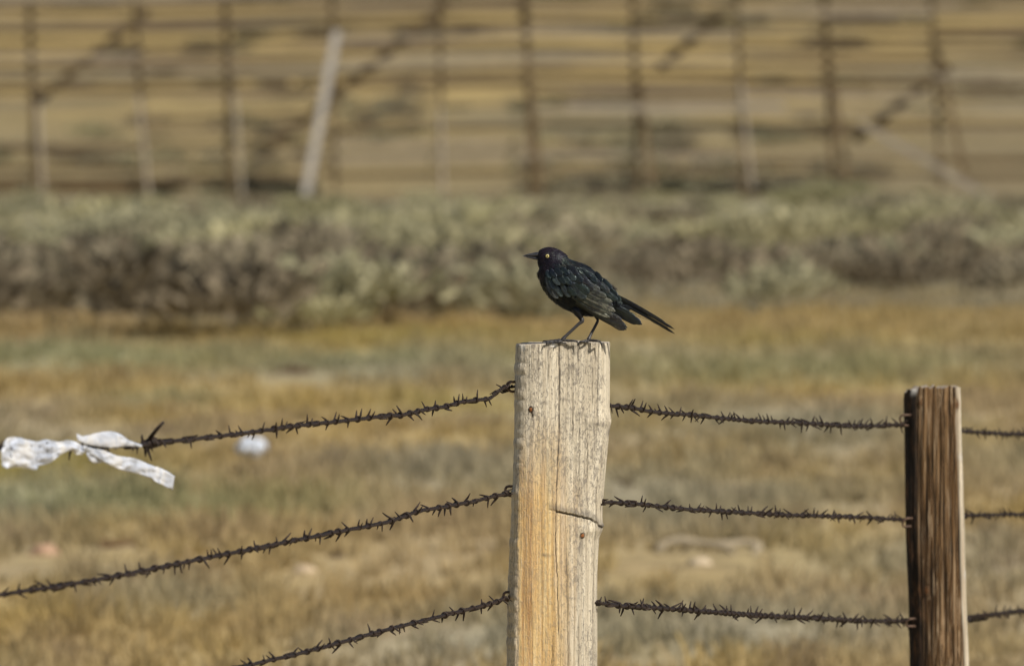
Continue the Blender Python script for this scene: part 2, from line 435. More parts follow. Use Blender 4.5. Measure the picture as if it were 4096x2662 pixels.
shrub(2280, 1100, .2, .2, (.2, .18, .11), 'dark olive sagebrush just above the bird', 7)
shrub(3090, 1200, .24, .16, D1, 'low dark sagebrush right of the bird on the scrub edge', 8)
shrub(3250, 1165, .3, .2, (.26, .22, .17), 'wide grey-brown sagebrush right of the bird, above the low dark one', 9)
shrub(3840, 1130, .26, .17, D2, 'dark flat sagebrush near the right edge, lower of two dark ones', 10)
shrub(3830, 960, .34, .22, D1, 'dark flat sagebrush near the right edge, upper of two dark ones', 11)
shrub(3300, 850, .62, .34, L1, 'large pale green sagebrush at the foot of the fence on the right', 12)
shrub(1250, 900, .5, .3, L1, 'large pale green sagebrush at the foot of the white leaning pole', 13)
shrub(3560, 900, .5, .3, L2, 'rounded light green sagebrush in front of the fence far right', 14)

# small things lying in the field
def tuft_clump(px, row, r, h, col, label, seed):
    b = G(px, row); v, f, c = sage_arrays(r, h, 260, np.array(col), seed, 3, .35)
    o = fast_mesh('grass_clump', v, f, c, MSAGE); o.location = b; tag(o, label, 'plant', 'small dark clumps in the field'); return o
tuft_clump(2492, 1965, .035, .05, (.11, .075, .04), 'small dark weed clump beside the pale post, above the middle wire', 51)
tuft_clump(3425, 2030, .03, .05, (.11, .09, .05), 'small dark weed clump left of the dark post, above the middle wire', 52)
tuft_clump(1350, 2255, .025, .035, (.12, .08, .055), 'small dark weed clump under the middle wire left of the pale post', 53)
tuft_clump(1190, 1510, .12, .055, (.17, .11, .075), 'low brown weed patch in the green turf left of the bird', 54)
tuft_clump(2695, 2212, .035, .045, (.09, .08, .045), 'dark clump added for the shaded hollow under the left end of the bleached branch', 57)  # dark clumps added to stand for the shaded hollows beneath the branch
tuft_clump(2811, 2208, .035, .045, (.09, .08, .045), 'dark clump added for the shaded hollow under the middle of the bleached branch', 58)
tuft_clump(2927, 2202, .035, .055, (.08, .07, .035), 'dark clump added for the shaded hollow under the right end of the bleached branch', 59)
tuft_clump(780, 2120, .05, .04, (.20, .17, .08), 'low olive weed patch above the middle wire on the left', 55)
tuft_clump(475, 2215, .06, .035, (.17, .09, .055), 'low reddish brown weed patch above the middle wire far left', 56)

def rock(px, row, sx, sy, sz, col, label, seed, name='stone', cat='stone', rough=.9):
    b = G(px, row); bm = bmesh.new(); bmesh.ops.create_icosphere(bm, subdivisions=3, radius=1)
    for v in bm.verts:
        n = mn.noise(v.co * 1.3 + Vector((seed, 0, 0))) * .35 + mn.noise(v.co * 3 + Vector((seed, 4, 0))) * .12
        v.co *= (1 + n); v.co = Vector((v.co.x * sx, v.co.y * sy, max(-.25, v.co.z) * sz))
    me = bpy.data.meshes.new(name); bm.to_mesh(me); bm.free()
    me.polygons.foreach_set('use_smooth', [True] * len(me.polygons))
    me.materials.append(mat_plain(name + '_surface', col, rough, .2, 40, .35, .5, .003))
    o = bpy.data.objects.new(name, me); COL.objects.link(o); o.location = b + Vector((0, 0, sz * .1)); tag(o, label, cat); return o
rock(2800, 2262, .038, .03, .02, (.42, .35, .25), 'pale cream stone lying below the bleached branch', 3)
rock(175, 2225, .045, .04, .03, (.33, .22, .15), 'reddish stone in the grass at the far left', 5)
rock(1215, 2290, .035, .03, .02, (.40, .32, .22), 'small buff stone under the middle wire left of the pale post', 8)
# crumpled white litter on the ground
def litter():
    b = G(1005, 1850); bm = bmesh.new(); bmesh.ops.create_icosphere(bm, subdivisions=4, radius=1)
    for v in bm.verts:
        n = mn.noise(v.co * 1.6 + Vector((2, 0, 0))) * .4 + abs(mn.noise(v.co * 4 + Vector((5, 4, 0)))) * .35
        v.co *= (1 + n); v.co = Vector((v.co.x * .044, v.co.y * .04, v.co.z * .036 + .05))
    me = bpy.data.meshes.new('plastic_litter'); bm.to_mesh(me); bm.free(); me.materials.append(mat_plain('white_plastic_litter', (.50, .56, .66), .4, .4, 30, .1, .3, .002))
    o = bpy.data.objects.new('plastic_litter', me); COL.objects.link(o); o.location = b
    tag(o, 'crumpled white scrap of litter on the grass behind the top wire', 'litter')
litter()
# bleached branch arching off the ground
def branch():
    b = G(2830, 2215); root = empty('fallen_branch', b); s = b.y / F; m = MB()
    pts = [(-200, 0, 2), (-175, 0, 38), (-120, 20, 50), (-30, 0, 44), (70, -20, 34), (150, 10, 46), (205, 0, 26), (180, -30, -2)]
    m.tube([(x * s, y * s, z * s) for x, y, z in crom(pts, 5)], [ .013 + .003 * math.sin(i * .7) for i in range(len(pts) * 5 - 4)], 8)
    mt = mat_plain('bleached_branch', (.29, .25, .18), .9, .1, 60, .4)
    m.obj('limb', mt, root)
    m = MB(); m.tube([(60 * s, 0, 50 * s), (90 * s, -.03, 10 * s), (120 * s, -.04, -5 * s)], [.008, .006, .004], 6); m.obj('twig', mt, root)
    m = MB(); m.tube([(-60 * s, 0, 55 * s), (-90 * s, .02, 20 * s), (-100 * s, .03, -5 * s)], [.008, .006, .004], 6); m.obj('twig', mt, root)
    tag(root, 'bleached branch arching off the ground between the two posts', 'branch')
branch()

# ------------------------------------------------------------------ distant snow fence of rails, posts and braces
def distant_fence():
    D = 200.0; s = D / F
    root = empty('rail_fence', G(2048, 800)); inv = root.location
    tag(root, 'long weathered wooden rail fence, far away and out of focus across the top', 'fence')
    dark = mat_plain('fence_dark_wood', (.10, .072, .04), .9, .1, 6, .4); grey = mat_plain('fence_grey_wood', (.26, .23, .185), .9, .1, 6, .3)
    pale = mat_plain('fence_silver_wood', (.29, .275, .25), .8, .1, 6, .2); brn = mat_plain('fence_brown_wood', (.15, .115, .07), .9, .1, 6, .4)
    def beam(name, p, q, w, t, mt, dd=0.0, dd2=None):
        a = P(p[0], p[1], D + dd) - inv; b = P(q[0], q[1], D + (dd if dd2 is None else dd2)) - inv
        d = b - a; L = d.length; z = d.normalized(); y = Vector((0, 1, 0)); y = (y - z * y.dot(z)).normalized(); x = y.cross(z)
        M = Matrix((x, y, z)).transposed(); m = MB(); m.box((a + b) / 2, w, t, L, M)
        return m.obj(name, mt, root, False)
    top = -330; grey2 = mat_plain('fence_weathered_wood', (.22, .185, .14), .9, .1, 6, .4)
    for (x0, x1, yb) in [(105, 145, 800), (890, 925, 850), (2090, 2130, 760), (2520, 2555, 760), (3280, 3335, 740)]:
        beam('post', (x0, top), (x1, yb + 25), 24 * s, 26 * s, dark)
    for (x0, x1, yb) in [(520, 590, 850), (1752, 1768, 830), (2935, 2975, 740), (3705, 3765, 720), (1320, 1345, 840)]:
        beam('post', (x0, top), (x1, yb + 25), 20 * s, 24 * s, brn)
    for q in range(9):
        for x0 in (-300 - 420 * q, 4150 + 420 * q): beam('post', (x0, top), (x0 + 30, 800), 22 * s, 24 * s, brn)
    # the grey raking legs in front of the posts
    for (x0, y0, x1, y1) in [(150, 330, 175, 800), (535, 180, 610, 900), (925, 180, 975, 860), (1760, 300, 1775, 850), (2085, 0, 2165, 745), (2555, 330, 2615, 745), (2945, 150, 3010, 735), (3300, 150, 3395, 720), (3745, 180, 3865, 715)]:
        beam('raking_leg', (x0, y0), (x1, y1 + 20), (11 if x0 < 2000 or x0 == 2945 else 22) * s, 14 * s, grey if x0 < 2000 or x0 == 2945 else dark, .2, -.7)
    o = beam('leaning_pole', (1348, 128), (1205, 875), 33 * s, 30 * s, pale, -1.0, -1.6); o['label'] = 'silver-white pole leaning against the fence'
    # braces
    for (x0, y0, x1, y1) in [(590, 50, 130, 420), (1790, 20, 1060, 610), (2905, 40, 2640, 270), (3800, 260, 3420, 560)]:
        beam('brace', (x0, y0), (x1, y1), 34 * s, 20 * s, brn, .5, 1.2)
    beam('fallen_rail', (3440, 490), (4030, 830), 26 * s, 20 * s, grey, -.8, -1.4)
    beam('loose_board', (2270, 428), (3140, 425), 24 * s, 12 * s, grey, -.3)
    # rails, in panels between the posts
    xs = [-420, 125, 560, 905, 1340, 1760, 2115, 2535, 2950, 3300, 3730, 4200, 4620]
    r_ = random.Random(5)
    rows = [-95, -35, 22, 76, 124, 172, 220, 268, 316, 364, 415, 470, 530, 595, 660, 715]
    for j, rw in enumerate(rows):
        for i in range(0, len(xs) - 2, 2):
            if j >= 10 and r_.random() < .3: continue
            k_ = lambda q: rw + (-14 + 36 * abs(q - 6) / 6) - q * 3 + r_.uniform(-9, 9)
            mt = [brn, dark, dark, dark, grey2][r_.randrange(5)] if j > 2 else (grey2 if j < 2 else dark)
            beam('rail', (xs[i] - (7600 if i == 0 else 0), k_(i)), (xs[i + 2] + (7600 if i + 2 == len(xs) - 1 else 0), k_(i + 2)), (60 if j == 1 else r_.uniform(16, 26)) * s, 8 * s, mt, -.09)
    for i in (0, 1):
        beam('rail', (xs[i], 752), (xs[i + 1] - 10, 748), 44 * s, 20 * s, dark, -.2)
distant_fence()

# ------------------------------------------------------------------ foreground posts
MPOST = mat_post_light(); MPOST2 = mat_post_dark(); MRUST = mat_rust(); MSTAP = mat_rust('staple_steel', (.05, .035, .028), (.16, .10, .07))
def post_mesh(name, D, left, right, top, depth_m, mat, root, light=True, nf=190, zrows=400):
    """columns around a squarish, round-shouldered timber; left/right give its outline by photo row"""
    s = D / F; rows_y = []
    ztop = P(0, top(2240), D).z
    zvis = P(0, 2700, D).z
    zs = list(np.linspace(ztop, zvis, zrows)) + list(np.linspace(zvis, -.15, 40)[1:])
    zs = zs[::-1]
    # parameter around: more columns on the face towards -Y
    ang = np.concatenate([np.linspace(-math.pi * .5, math.pi * .5, nf), np.linspace(math.pi * .5, 1.5 * math.pi, 50)[1:-1]])
    V = []; A = {k: [] for k in ('crack', 'knot', 'dirt', 'stain', 'white', 'endgrain', 'side')}
    K = len(ang)
    def row_of(z): # photo row of a point at height z and depth D (approx.)
        yy = D; v = ((z - CAMH) + D * SP) / CP
        return 1331 - v * F / D
    for iz, z in enumerate(zs):
        row = row_of(z); rc = min(row, 2900)
        xl = P(left(rc), row, D).x; xr = P(right(rc), row, D).x; cx = (xl + xr) / 2; hw = (xr - xl) / 2
        for a in ang:
            ex = 4.2 if light else 2.6
            ca, sa = math.sin(a), math.cos(a)     # ca: -1 left..1 right, sa: 1 front
            rr = (abs(ca) ** ex + abs(sa) ** ex) ** (-1 / ex)
            ux, uy = ca * rr, sa * rr
            x = cx + ux * hw; y = D + depth_m / 2 - uy * depth_m / 2 + (ux * hw * .2 if light else 0)
            px = 2048 + x / s
            ck = kn = di = st = wh = 0.0
            dis = 0.0
            g1 = mn.noise(Vector((x * 260, y * 260, z * 5))); g2 = mn.noise(Vector((x * 90, y * 90, z * 2.2 + 9)))
            dis += g1 * .0006 + g2 * .0012 + .0025 * mn.noise(Vector((x * 18, y * 18, z * 6)))
            zt = 0.0
            if light:
                if sa > 0:
                    # long drying checks
                    for (xc, wd, r0, r1, dp) in CHECKS:
                        if r0 < row < r1:
                            xx = xc(row) + 2.0 * mn.noise(Vector((row * .03, xc(row) * .1, 1)))
                            e = max(0, min(1, (row - r0) / 60 + (1 if r0 < 1380 else 0))) * max(0, min(1, (r1 - row) / 60))
                            f = math.exp(-((px - xx) / wd) ** 2) * e; dis -= f * dp; ck = max(ck, min(1, f * (1.1 if dp > .0016 else .7)))
                    # the sideways break
                    if 2195 < px < 2412:
                        yb = np.interp(px, [2195, 2228, 2300, 2365, 2385, 2412], [2036, 2046, 2062, 2078, 2092, 2122]) + 4 * mn.noise(Vector((px * .12, 0, 0)))
                        f = .85 * math.exp(-((row - yb) / 3.4) ** 2) * (1 if px > 2226 else .45) * (1 if px < 2375 else .7)
                        if 2226 < px: dis += .0022 * math.exp(-max(0, yb - row) / 25) * (1 if row < yb else 0)
                        dis -= f * .003; ck = max(ck, f)
                        di = max(di, .55 * math.exp(-((row - yb + 14) / 14) ** 2))
                    # knots and nail
                    for (kx, ky, kr) in ((2124, 1637, 9), (2329, 2143, 8)):
                        d = math.hypot((px - kx), (row - ky) * .85)
                        kn = max(kn, 1 if d < kr * .8 else max(0, 1 - (d - kr * .8) / 3)); 
                        if kr * .75 < d < kr * 1.35: ck = max(ck, .9)
                        dis += .0015 * math.exp(-(d / kr) ** 2)
                    f = math.exp(-((px - 2126) / 5) ** 2 - ((row - 1662) / 11) ** 2); ck = max(ck, f * .9); dis -= f * .002
                    f = math.exp(-((px - 2311) / 10) ** 2 - ((row - 1982) / 3) ** 2); ck = max(ck, f * .8)
                    f = math.exp(-((px - 2325 + (row - 2175) * .3) / 11) ** 2 - ((row - 2185) / 26) ** 2); di = max(di, f * .5)
                    for (ox, oy, ax, ay, aa) in ((2150, 1470, 30, 60, .22), (2340, 1480, 60, 50, .2), (2200, 1900, 16, 120, .3), (2390, 1700, 50, 9, .45), (2265, 1598, 30, 7, .5), (2180, 1610, 16, 8, .5), (2180, 2220, 18, 7, .6), (2262, 2290, 5, 14, .5), (2310, 1840, 60, 10, .25), (2330, 1660, 60, 8, .35), (2075, 2515, 9, 7, .6), (2290, 1380, 60, 30, .35), (2120, 2290, 8, 22, .3)):
                        f = math.exp(-((px - ox) / ax) ** 2 - ((row - oy - (px - ox) * .15) / ay) ** 2); di = max(di, aa * f)
                    wh = max(wh, math.exp(-((px - 2216) / 13) ** 4 - ((row - 1377) / 9) ** 4) , .6 * math.exp(-((px - 2093) / 10) ** 4 - ((row - 1385) / 16) ** 4))
                # ochre stain: low left
                u = (px - 2050) / 370.0
                st = sstep(1520, 2150, row) * (1.0 - sstep(.30, .85, u)) * 1.05 + .12 * sstep(1500, 2100, row)
                if u < .07: st *= .35
                # right shoulder knot bulges and left bark bumps
                if ux > .5:
                    dis += .0014 * math.exp(-((row - 1685) / 28) ** 2) + .0016 * math.exp(-((row - 2120) / 22) ** 2); di = max(di, .9 * math.exp(-((row - 2108) / 14) ** 2) * sstep(.86, .97, ux), .8 * math.exp(-((row - 1730) / 22) ** 2) * sstep(.9, 1, ux))
                if ux < -.8:
                    dis += .0012 * abs(mn.noise(Vector((row * .02, 3, 1)))) * 2
            else:
                if sa > -.2:
                    for (kx, ky, kr) in ((3828, 1622, 11), (3708, 2362, 13), (3683, 1615, 8)):
                        d = math.hypot((px - kx), (row - ky) * .6); kn = max(kn, max(0, 1 - d / kr)); dis += .002 * math.exp(-(d / kr) ** 2)
                    wh = max(wh, math.exp(-((px - 3662 + (row - 1565) * .35) / 12) ** 4 - ((row - 1568) / 22) ** 4))
                    wh = max(wh, .7 * math.exp(-((px - 3845) / 7) ** 2 - ((row - 1830) / 12) ** 2), .7 * math.exp(-((px - 3868) / 5) ** 2 - ((row - 2300) / 18) ** 2))
                dis += -.0016 * max(0, mn.noise(Vector((x * 140, y * 140, z * 2)))) - .0022 * max(0, mn.noise(Vector((x * 330, y * 330, z * 3 + 7))))
            n = Vector((ux, -uy, 0)).normalized()
            p = Vector((x, y, z)) + n * dis
            zz = z
            if iz > len(zs) - 14:   # ragged saw-cut top edge following the drawn top line
                k = (iz - (len(zs) - 14)) / 13.0
                zz = z + (P(px, top(px), D).z - ztop) * k + ((.0007 if light else .0045) * mn.noise(Vector((x * (300 if light else 170), y * 90, 0)))) * k
                eg = 0
            p.z = zz
            V.append(p); A['crack'].append(ck); A['knot'].append(kn); A['dirt'].append(di); A['stain'].append(st); A['white'].append(wh)
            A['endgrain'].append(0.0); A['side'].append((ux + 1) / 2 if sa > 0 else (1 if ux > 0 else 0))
    nz = len(zs); Fc = [(j * K + i, j * K + (i + 1) % K, (j + 1) * K + (i + 1) % K, (j + 1) * K + i) for j in range(nz - 1) for i in range(K)]
    # top: rings shrinking to the middle
    base = (nz - 1) * K; ring0 = [V[base + i].copy() for i in range(K)]; c = sum(ring0, Vector()) / K; prev = base
    for q in (.97, .9, .75, .5, .25):
        st0 = len(V)
        for i in range(K):
            v = c + (ring0[i] - c) * q; v.z = ring0[i].z * q + c.z * (1 - q) + .0012 * mn.noise(v * 60); V.append(v)
            for k_ in A: A[k_].append(.85 if k_ == 'endgrain' else 0.0)
        Fc += [(prev + i, prev + (i + 1) % K, st0 + (i + 1) % K, st0 + i) for i in range(K)]; prev = st0
    Fc.append(tuple(prev + i for i in range(K)))
    loc = root.location; V = [v - loc for v in V]
    return mobj('timber', V, Fc, mat, root, True, None, {k: ('FLOAT', v) for k, v in A.items()})
def L_(rows, xs): return lambda r: float(np.interp(r, rows, xs))
mainchk = L_([1370, 1500, 1700, 1950, 2050, 2200, 2300, 2400, 2500, 2662], [2237, 2237, 2236, 2226, 2224, 2222, 2229, 2231, 2234, 2236])
CHECKS = [(mainchk, 1.6, 1000, 2570, .0017), (L_([2500, 2700], [2211, 2207]), 1.5, 2540, 3300, .0015), (L_([1370, 2700], [2312, 2290]), 1.8, 1000, 1480, .0012),
          (L_([1370, 2700], [2192, 2190]), 2.0, 1000, 1560, .0012), (L_([1370, 2700], [2275, 2262]), 1.8, 1400, 1560, .001), (L_([1370, 2700], [2376, 2350]), 1.8, 1450, 1660, .001),
          (L_([1900, 2700], [2262, 2272]), 1.8, 2180, 2700, .001), (L_([1600, 2700], [2320, 2310]), 1.8, 1620, 2030, .0012),
          (L_([1600, 2700], [2352, 2345]), 1.8, 1700, 1960, .001), (L_([1600, 2700], [2310, 2312]), 1.8, 2200, 2800, .001), (L_([1600, 2700], [2341, 2331]), 1.6, 2350, 2900, .001),
          (L_([1300, 2700], [2395, 2372]), 1.8, 1300, 1720, .0012), (L_([1300, 2700], [2408, 2366]), 1.8, 1900, 2500, .0012), (L_([1300, 2700], [2290, 2296]), 1.6, 1560, 1800, .0008)]
D1P = 20.0
post1 = empty('fence_post', Vector((P(2240, 1400, D1P).x, D1P + .055, 0)))
tag(post1, 'pale weathered fence post the bird stands on, with orange-brown lower left side', 'fence post')
post_mesh('timber', D1P,
          L_([1370, 1390, 1500, 1600, 1800, 1940, 1965, 2050, 2200, 2400, 2662, 2900], [2070, 2067, 2063, 2060, 2056, 2050, 2044, 2047, 2041, 2035, 2030, 2022]),
          L_([1370, 1500, 1640, 1690, 1720, 1800, 1900, 2040, 2090, 2125, 2160, 2300, 2500, 2662, 2900], [2440, 2440, 2440, 2443, 2440, 2431, 2421, 2409, 2407, 2406, 2397, 2393, 2390, 2386, 2380]),
          L_([2060, 2067, 2180, 2240, 2300, 2380, 2440], [1383, 1380, 1374, 1371, 1369, 1371, 1375]), .115, MPOST, post1, True)
D2P = 23.4
post2 = empty('fence_post', Vector((P(3740, 1600, D2P).x, D2P + .045, 0)))
tag(post2, 'thinner dark brown deeply grooved fence post at the right', 'fence post')
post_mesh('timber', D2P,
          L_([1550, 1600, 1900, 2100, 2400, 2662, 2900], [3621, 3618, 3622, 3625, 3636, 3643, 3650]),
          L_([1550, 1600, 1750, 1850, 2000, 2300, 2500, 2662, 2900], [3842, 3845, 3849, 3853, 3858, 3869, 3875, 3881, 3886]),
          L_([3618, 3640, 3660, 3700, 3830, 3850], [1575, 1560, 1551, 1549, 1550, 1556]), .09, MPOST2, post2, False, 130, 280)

# ------------------------------------------------------------------ barbed wire
def barb_templates(n, rw=.00125):
    out = []
    for k in range(n):
        g = random.Random(100 + k); m = MB(); turns = g.choice([1.5, 2.0, 2.25]); R = .0030; pitch = .0026; pts = []
        N = int(turns * 12); L1 = g.uniform(.008, .0135); L2 = g.uniform(.008, .0135)
        a0 = 0; a1 = turns * 2 * math.pi
        s0 = Vector((-pitch * turns / 2, R, 0)); t0 = Vector((g.uniform(-.65, .65), 0, -1)).normalized()
        bend = g.uniform(-.3, .3)
        pts.append(s0 + t0 * L1 + Vector((bend * L1, .001, 0))); pts.append(s0 + t0 * L1 * .5)
        for i in range(N + 1):
            a = a1 * i / N; pts.append(Vector((-pitch * turns / 2 + pitch * turns * i / N, R * math.cos(a), R * math.sin(a))))
        e = pts[-1]; t1 = Vector((g.uniform(-.65, .65), -math.sin(a1), math.cos(a1))).normalized()
        pts.append(e + t1 * L2 * .5); pts.append(e + t1 * L2 + Vector((-bend * L2 * .6, 0, 0)))
        rad = [rw * .4, rw] + [rw] * (N + 1) + [rw, rw * .4]
        m.tube(pts, rad, 6); me_o = m.obj('barb', MRUST); me = me_o.data; bpy.data.objects.remove(me_o); out.append(me)
    return out
BARBS = barb_templates(10)
def wire(pts3, label, barb_gap, b0, b1, seed, thick=1.0, extra_r=0.0):
    """two strands twisted together; barbs are children"""
    path = crom(pts3, 14); d = [0.0]
    for i in range(1, len(path)): d.append(d[-1] + (path[i] - path[i - 1]).length)
    d = np.array(d); X = np.array([tuple(p) for p in path]); LEN = d[-1]
    def at(s): return Vector([float(np.interp(s, d, X[:, k])) for k in range(3)])
    org = at(LEN * .5); root = empty('barbed_wire', org)
    N = int(LEN / .0028); m = MB(); g = random.Random(seed); r = .00125 * thick; R = .00135 * thick
    A = [[], []]; ph = g.random() * 6
    for i in range(N + 1):
        s = LEN * i / N; p = at(s); t = (at(min(LEN, s + .01)) - at(max(0, s - .01))).normalized()
        u = t.cross(Vector((0, 0, 1))).normalized(); w = u.cross(t); wob = .0009 * mn.noise(Vector((s * 25, seed, 0)))
        a = ph + s / .026 * 2 * math.pi
        for k in (0, 1):
            aa = a + k * math.pi; A[k].append(p + w * wob + (u * math.cos(aa) + w * math.sin(aa)) * R - org)
    for k in (0, 1):
        mm = MB(); mm.tube(A[k], r, 6); mm.obj('strand', MRUST, root)
    s = b0 + .01
    while s < min(LEN, b1):
        p = at(s); t = (at(min(LEN, s + .01)) - at(max(0, s - .01))).normalized()
        u = t.cross(Vector((0, 0, 1))).normalized(); w = u.cross(t); a = g.uniform(0, 6.283)
        # barbs stand across the wire: roll them so most points stay near the picture plane
        if g.random() < .72: a = g.gauss(0, .8) + (math.pi if g.random() < .5 else 0)
        y = u * math.cos(a) + w * math.sin(a); z = t.cross(y); flip = g.choice((-1, 1))
        M = Matrix((t * flip, y * flip, z)).transposed().to_4x4()
        o = bpy.data.objects.new('barb', BARBS[g.randrange(len(BARBS))]); COL.objects.link(o); o.parent = root
        k = g.uniform(.78, 1.1) * thick; M = Matrix.Translation(p - org) @ M @ Matrix.Diagonal((k, k, k, 1)); o.matrix_local = M
        s += barb_gap * g.uniform(.72, 1.3)
    return root, at
def zl(px): return 1.0 / (.05 * (1 + .2 * (2040 - px) / 2040.0)) + .04
def zr(px): return 1.0 / (.04980 - 6.08e-6 * (px - 2440))
def LW(l): return [P(x, y, zl(x) if x < 2050 else 20.05 + (x - 2050) * .0006) for x, y in l][::-1]
def RW(l): return [P(x, y, zr(x) if x > 2440 else 20.06) for x, y in l]
TOPL = [(-2600, 2150), (-1200, 1950), (-400, 1830), (0, 1790), (300, 1786), (570, 1778), (640, 1768), (800, 1752), (1000, 1728), (1200, 1700), (1355, 1684), (1549, 1662), (1607, 1659), (1704, 1636), (1782, 1625), (1840, 1608), (1898, 1600), (1956, 1593), (1978, 1574), (2018, 1549), (2042, 1546), (2090, 1544)]
MIDL = [(-2600, 2960), (-1200, 2640), (-500, 2480), (0, 2378), (258, 2339), (516, 2292), (775, 2240), (1033, 2189), (1291, 2137), (1549, 2086), (1665, 2046), (1762, 2028), (1820, 2017), (1898, 2004), (1937, 1993), (2007, 1977), (2035, 1971), (2090, 1968)]
BOTL = [(-2600, 3500), (-1200, 3180), (0, 2890), (500, 2785), (1033, 2650), (1205, 2610), (1377, 2563), (1549, 2516), (1721, 2473), (1893, 2430), (1980, 2408), (2028, 2387), (2090, 2382)]
G_L = 'barbed wires left of the pale post'; G_R = 'barbed wires right of the pale post'
BC = 0
for nm, l, sd in (('top rusty barbed wire left of the pale post, with white plastic caught on it', TOPL, 1), ('middle rusty barbed wire running left from the pale post', MIDL, 2), ('bottom rusty barbed wire running left from the pale post', BOTL, 3)):
    w_, _ = wire(LW(l), nm, .068, .07, 5.6, sd); tag(w_, nm, 'barbed wire', 'barbed wires strung between the posts')
    if sd == 1: WTOP = w_
TOPR = [(2380, 1612), (2441, 1621), (2525, 1630), (2597, 1644), (2670, 1652), (2778, 1659), (2851, 1668), (2959, 1678), (3032, 1684), (3176, 1689), (3270, 1695), (3442, 1703), (3614, 1698), (3740, 1710), (3860, 1724), (4096, 1736), (4600, 1742)]
MIDR = [(2350, 2002), (2416, 2007), (2525, 2012), (2670, 2027), (2778, 2038), (2923, 2046), (3032, 2052), (3176, 2059), (3442, 2067), (3614, 2077), (3740, 2068), (3872, 2060), (4096, 2056), (4600, 2050)]
BOTR = [(2340, 2404), (2394, 2409), (2495, 2421), (2641, 2430), (2786, 2441), (2931, 2452), (3076, 2462), (3200, 2467), (3442, 2481), (3631, 2482), (3740, 2478), (3890, 2468), (4096, 2442), (4600, 2410)]
for nm, l, sd, th in (('top rusty barbed wire running right from the pale post past the dark post', TOPR, 4, 1.0), ('middle rusty barbed wire running right from the pale post past the dark post', MIDR, 5, 1.0), ('bottom barbed wire right of the pale post, greenish and thick with barbs', BOTR, 6, 1.08)):
    w_, at_ = wire(RW(l), nm, .075 if sd != 6 else .062, .02, 5.4, sd, th); tag(w_, nm, 'barbed wire', 'barbed wires strung between the posts')
    if sd == 6: WBOT = w_
# staples on the pale post (children of the post)
def staple(px, row, root, D, r=11, side=-1, lean=0.0):
    m = MB(); s = D / F; c = P(px, row, D); pts = []
    for i in range(13):
        a = math.pi * i / 12
        pts.append(c + Vector((side * math.sin(a) * r * 1.6 * s + 0, -.006 * math.cos(a * .5) + .003, math.cos(a) * r * 1.5 * s + lean * math.sin(a) * r * s)) - root.location)
    pts = [pts[0] + Vector((-side * 22 * s, .004, 0))] + pts + [pts[-1] + Vector((-side * 22 * s, .004, 0))]
    m.tube(pts, .0017, 8); return m.obj('staple', MSTAP, root)
staple(2048, 1546, post1, 20.03, 13, -1, .3); staple(2042, 1963, post1, 20.03, 13, -1, .35); staple(2033, 2384, post1, 20.03, 12, -1, .3)
staple(3622, 1680, post2, 23.42, 14, -1, .4); staple(3628, 2088, post2, 23.42, 11, -1, -.6); staple(3640, 2488, post2, 23.42, 10, -1, -.5)
# wire wraps close to the staples, part of the wires
def coil(root, pts, R, r, turns, name, mat=MRUST, n=14, tails=()):
    a = Vector(pts[0]) - root.location; b = Vector(pts[1]) - root.location; t = (b - a).normalized(); u = t.orthogonal().normalized(); w = t.cross(u); L = []
    N = int(turns * n)
    for i in range(N + 1):
        q = i / N; an = q * turns * 6.283; k = R * (1 + .25 * mn.noise(Vector((q * 9, 0, R * 1000))))
        L.append(a + (b - a) * q + (u * math.cos(an) + w * math.sin(an)) * k)
    m = MB(); m.tube(L, r, 6)
    for tl in tails: m.tube([Vector(p) - root.location for p in tl], [r, r, r * .4][:len(tl)], 6)
    return m.obj(name, mat, root)
Dk = zl(600)
k = lambda x, y, d=0.0: P(x, y, Dk + d)
coil(WTOP, (k(572, 1782), k(628, 1764)), .0052, .0016, 7, 'splice_wrap', tails=([k(598, 1750, -.006), k(630, 1712, -.012), k(654, 1688, -.015)], [k(580, 1788), k(581, 1808), k(583, 1826)], [k(590, 1790, -.004), k(597, 1815, -.006), k(607, 1842, -.008)], [k(574, 1775), k(567, 1748), k(569, 1735)]))
m = MB(); m.tube([k(598, 1752, -.006) - WTOP.location, k(628, 1716, -.012) - WTOP.location, k(655, 1687, -.015) - WTOP.location], [.0024, .0022, .0016], 8); m.obj('wire_tail', MRUST, WTOP)
coil(WTOP, (P(2008, 1560, 20.04), P(2036, 1553, 20.03)), .003, .0012, 3, 'wire_wrap')
coil(WBOT, (P(3878, 2474, 23.75), P(3950, 2463, 23.95)), .0045, .0014, 6, 'wire_wrap')

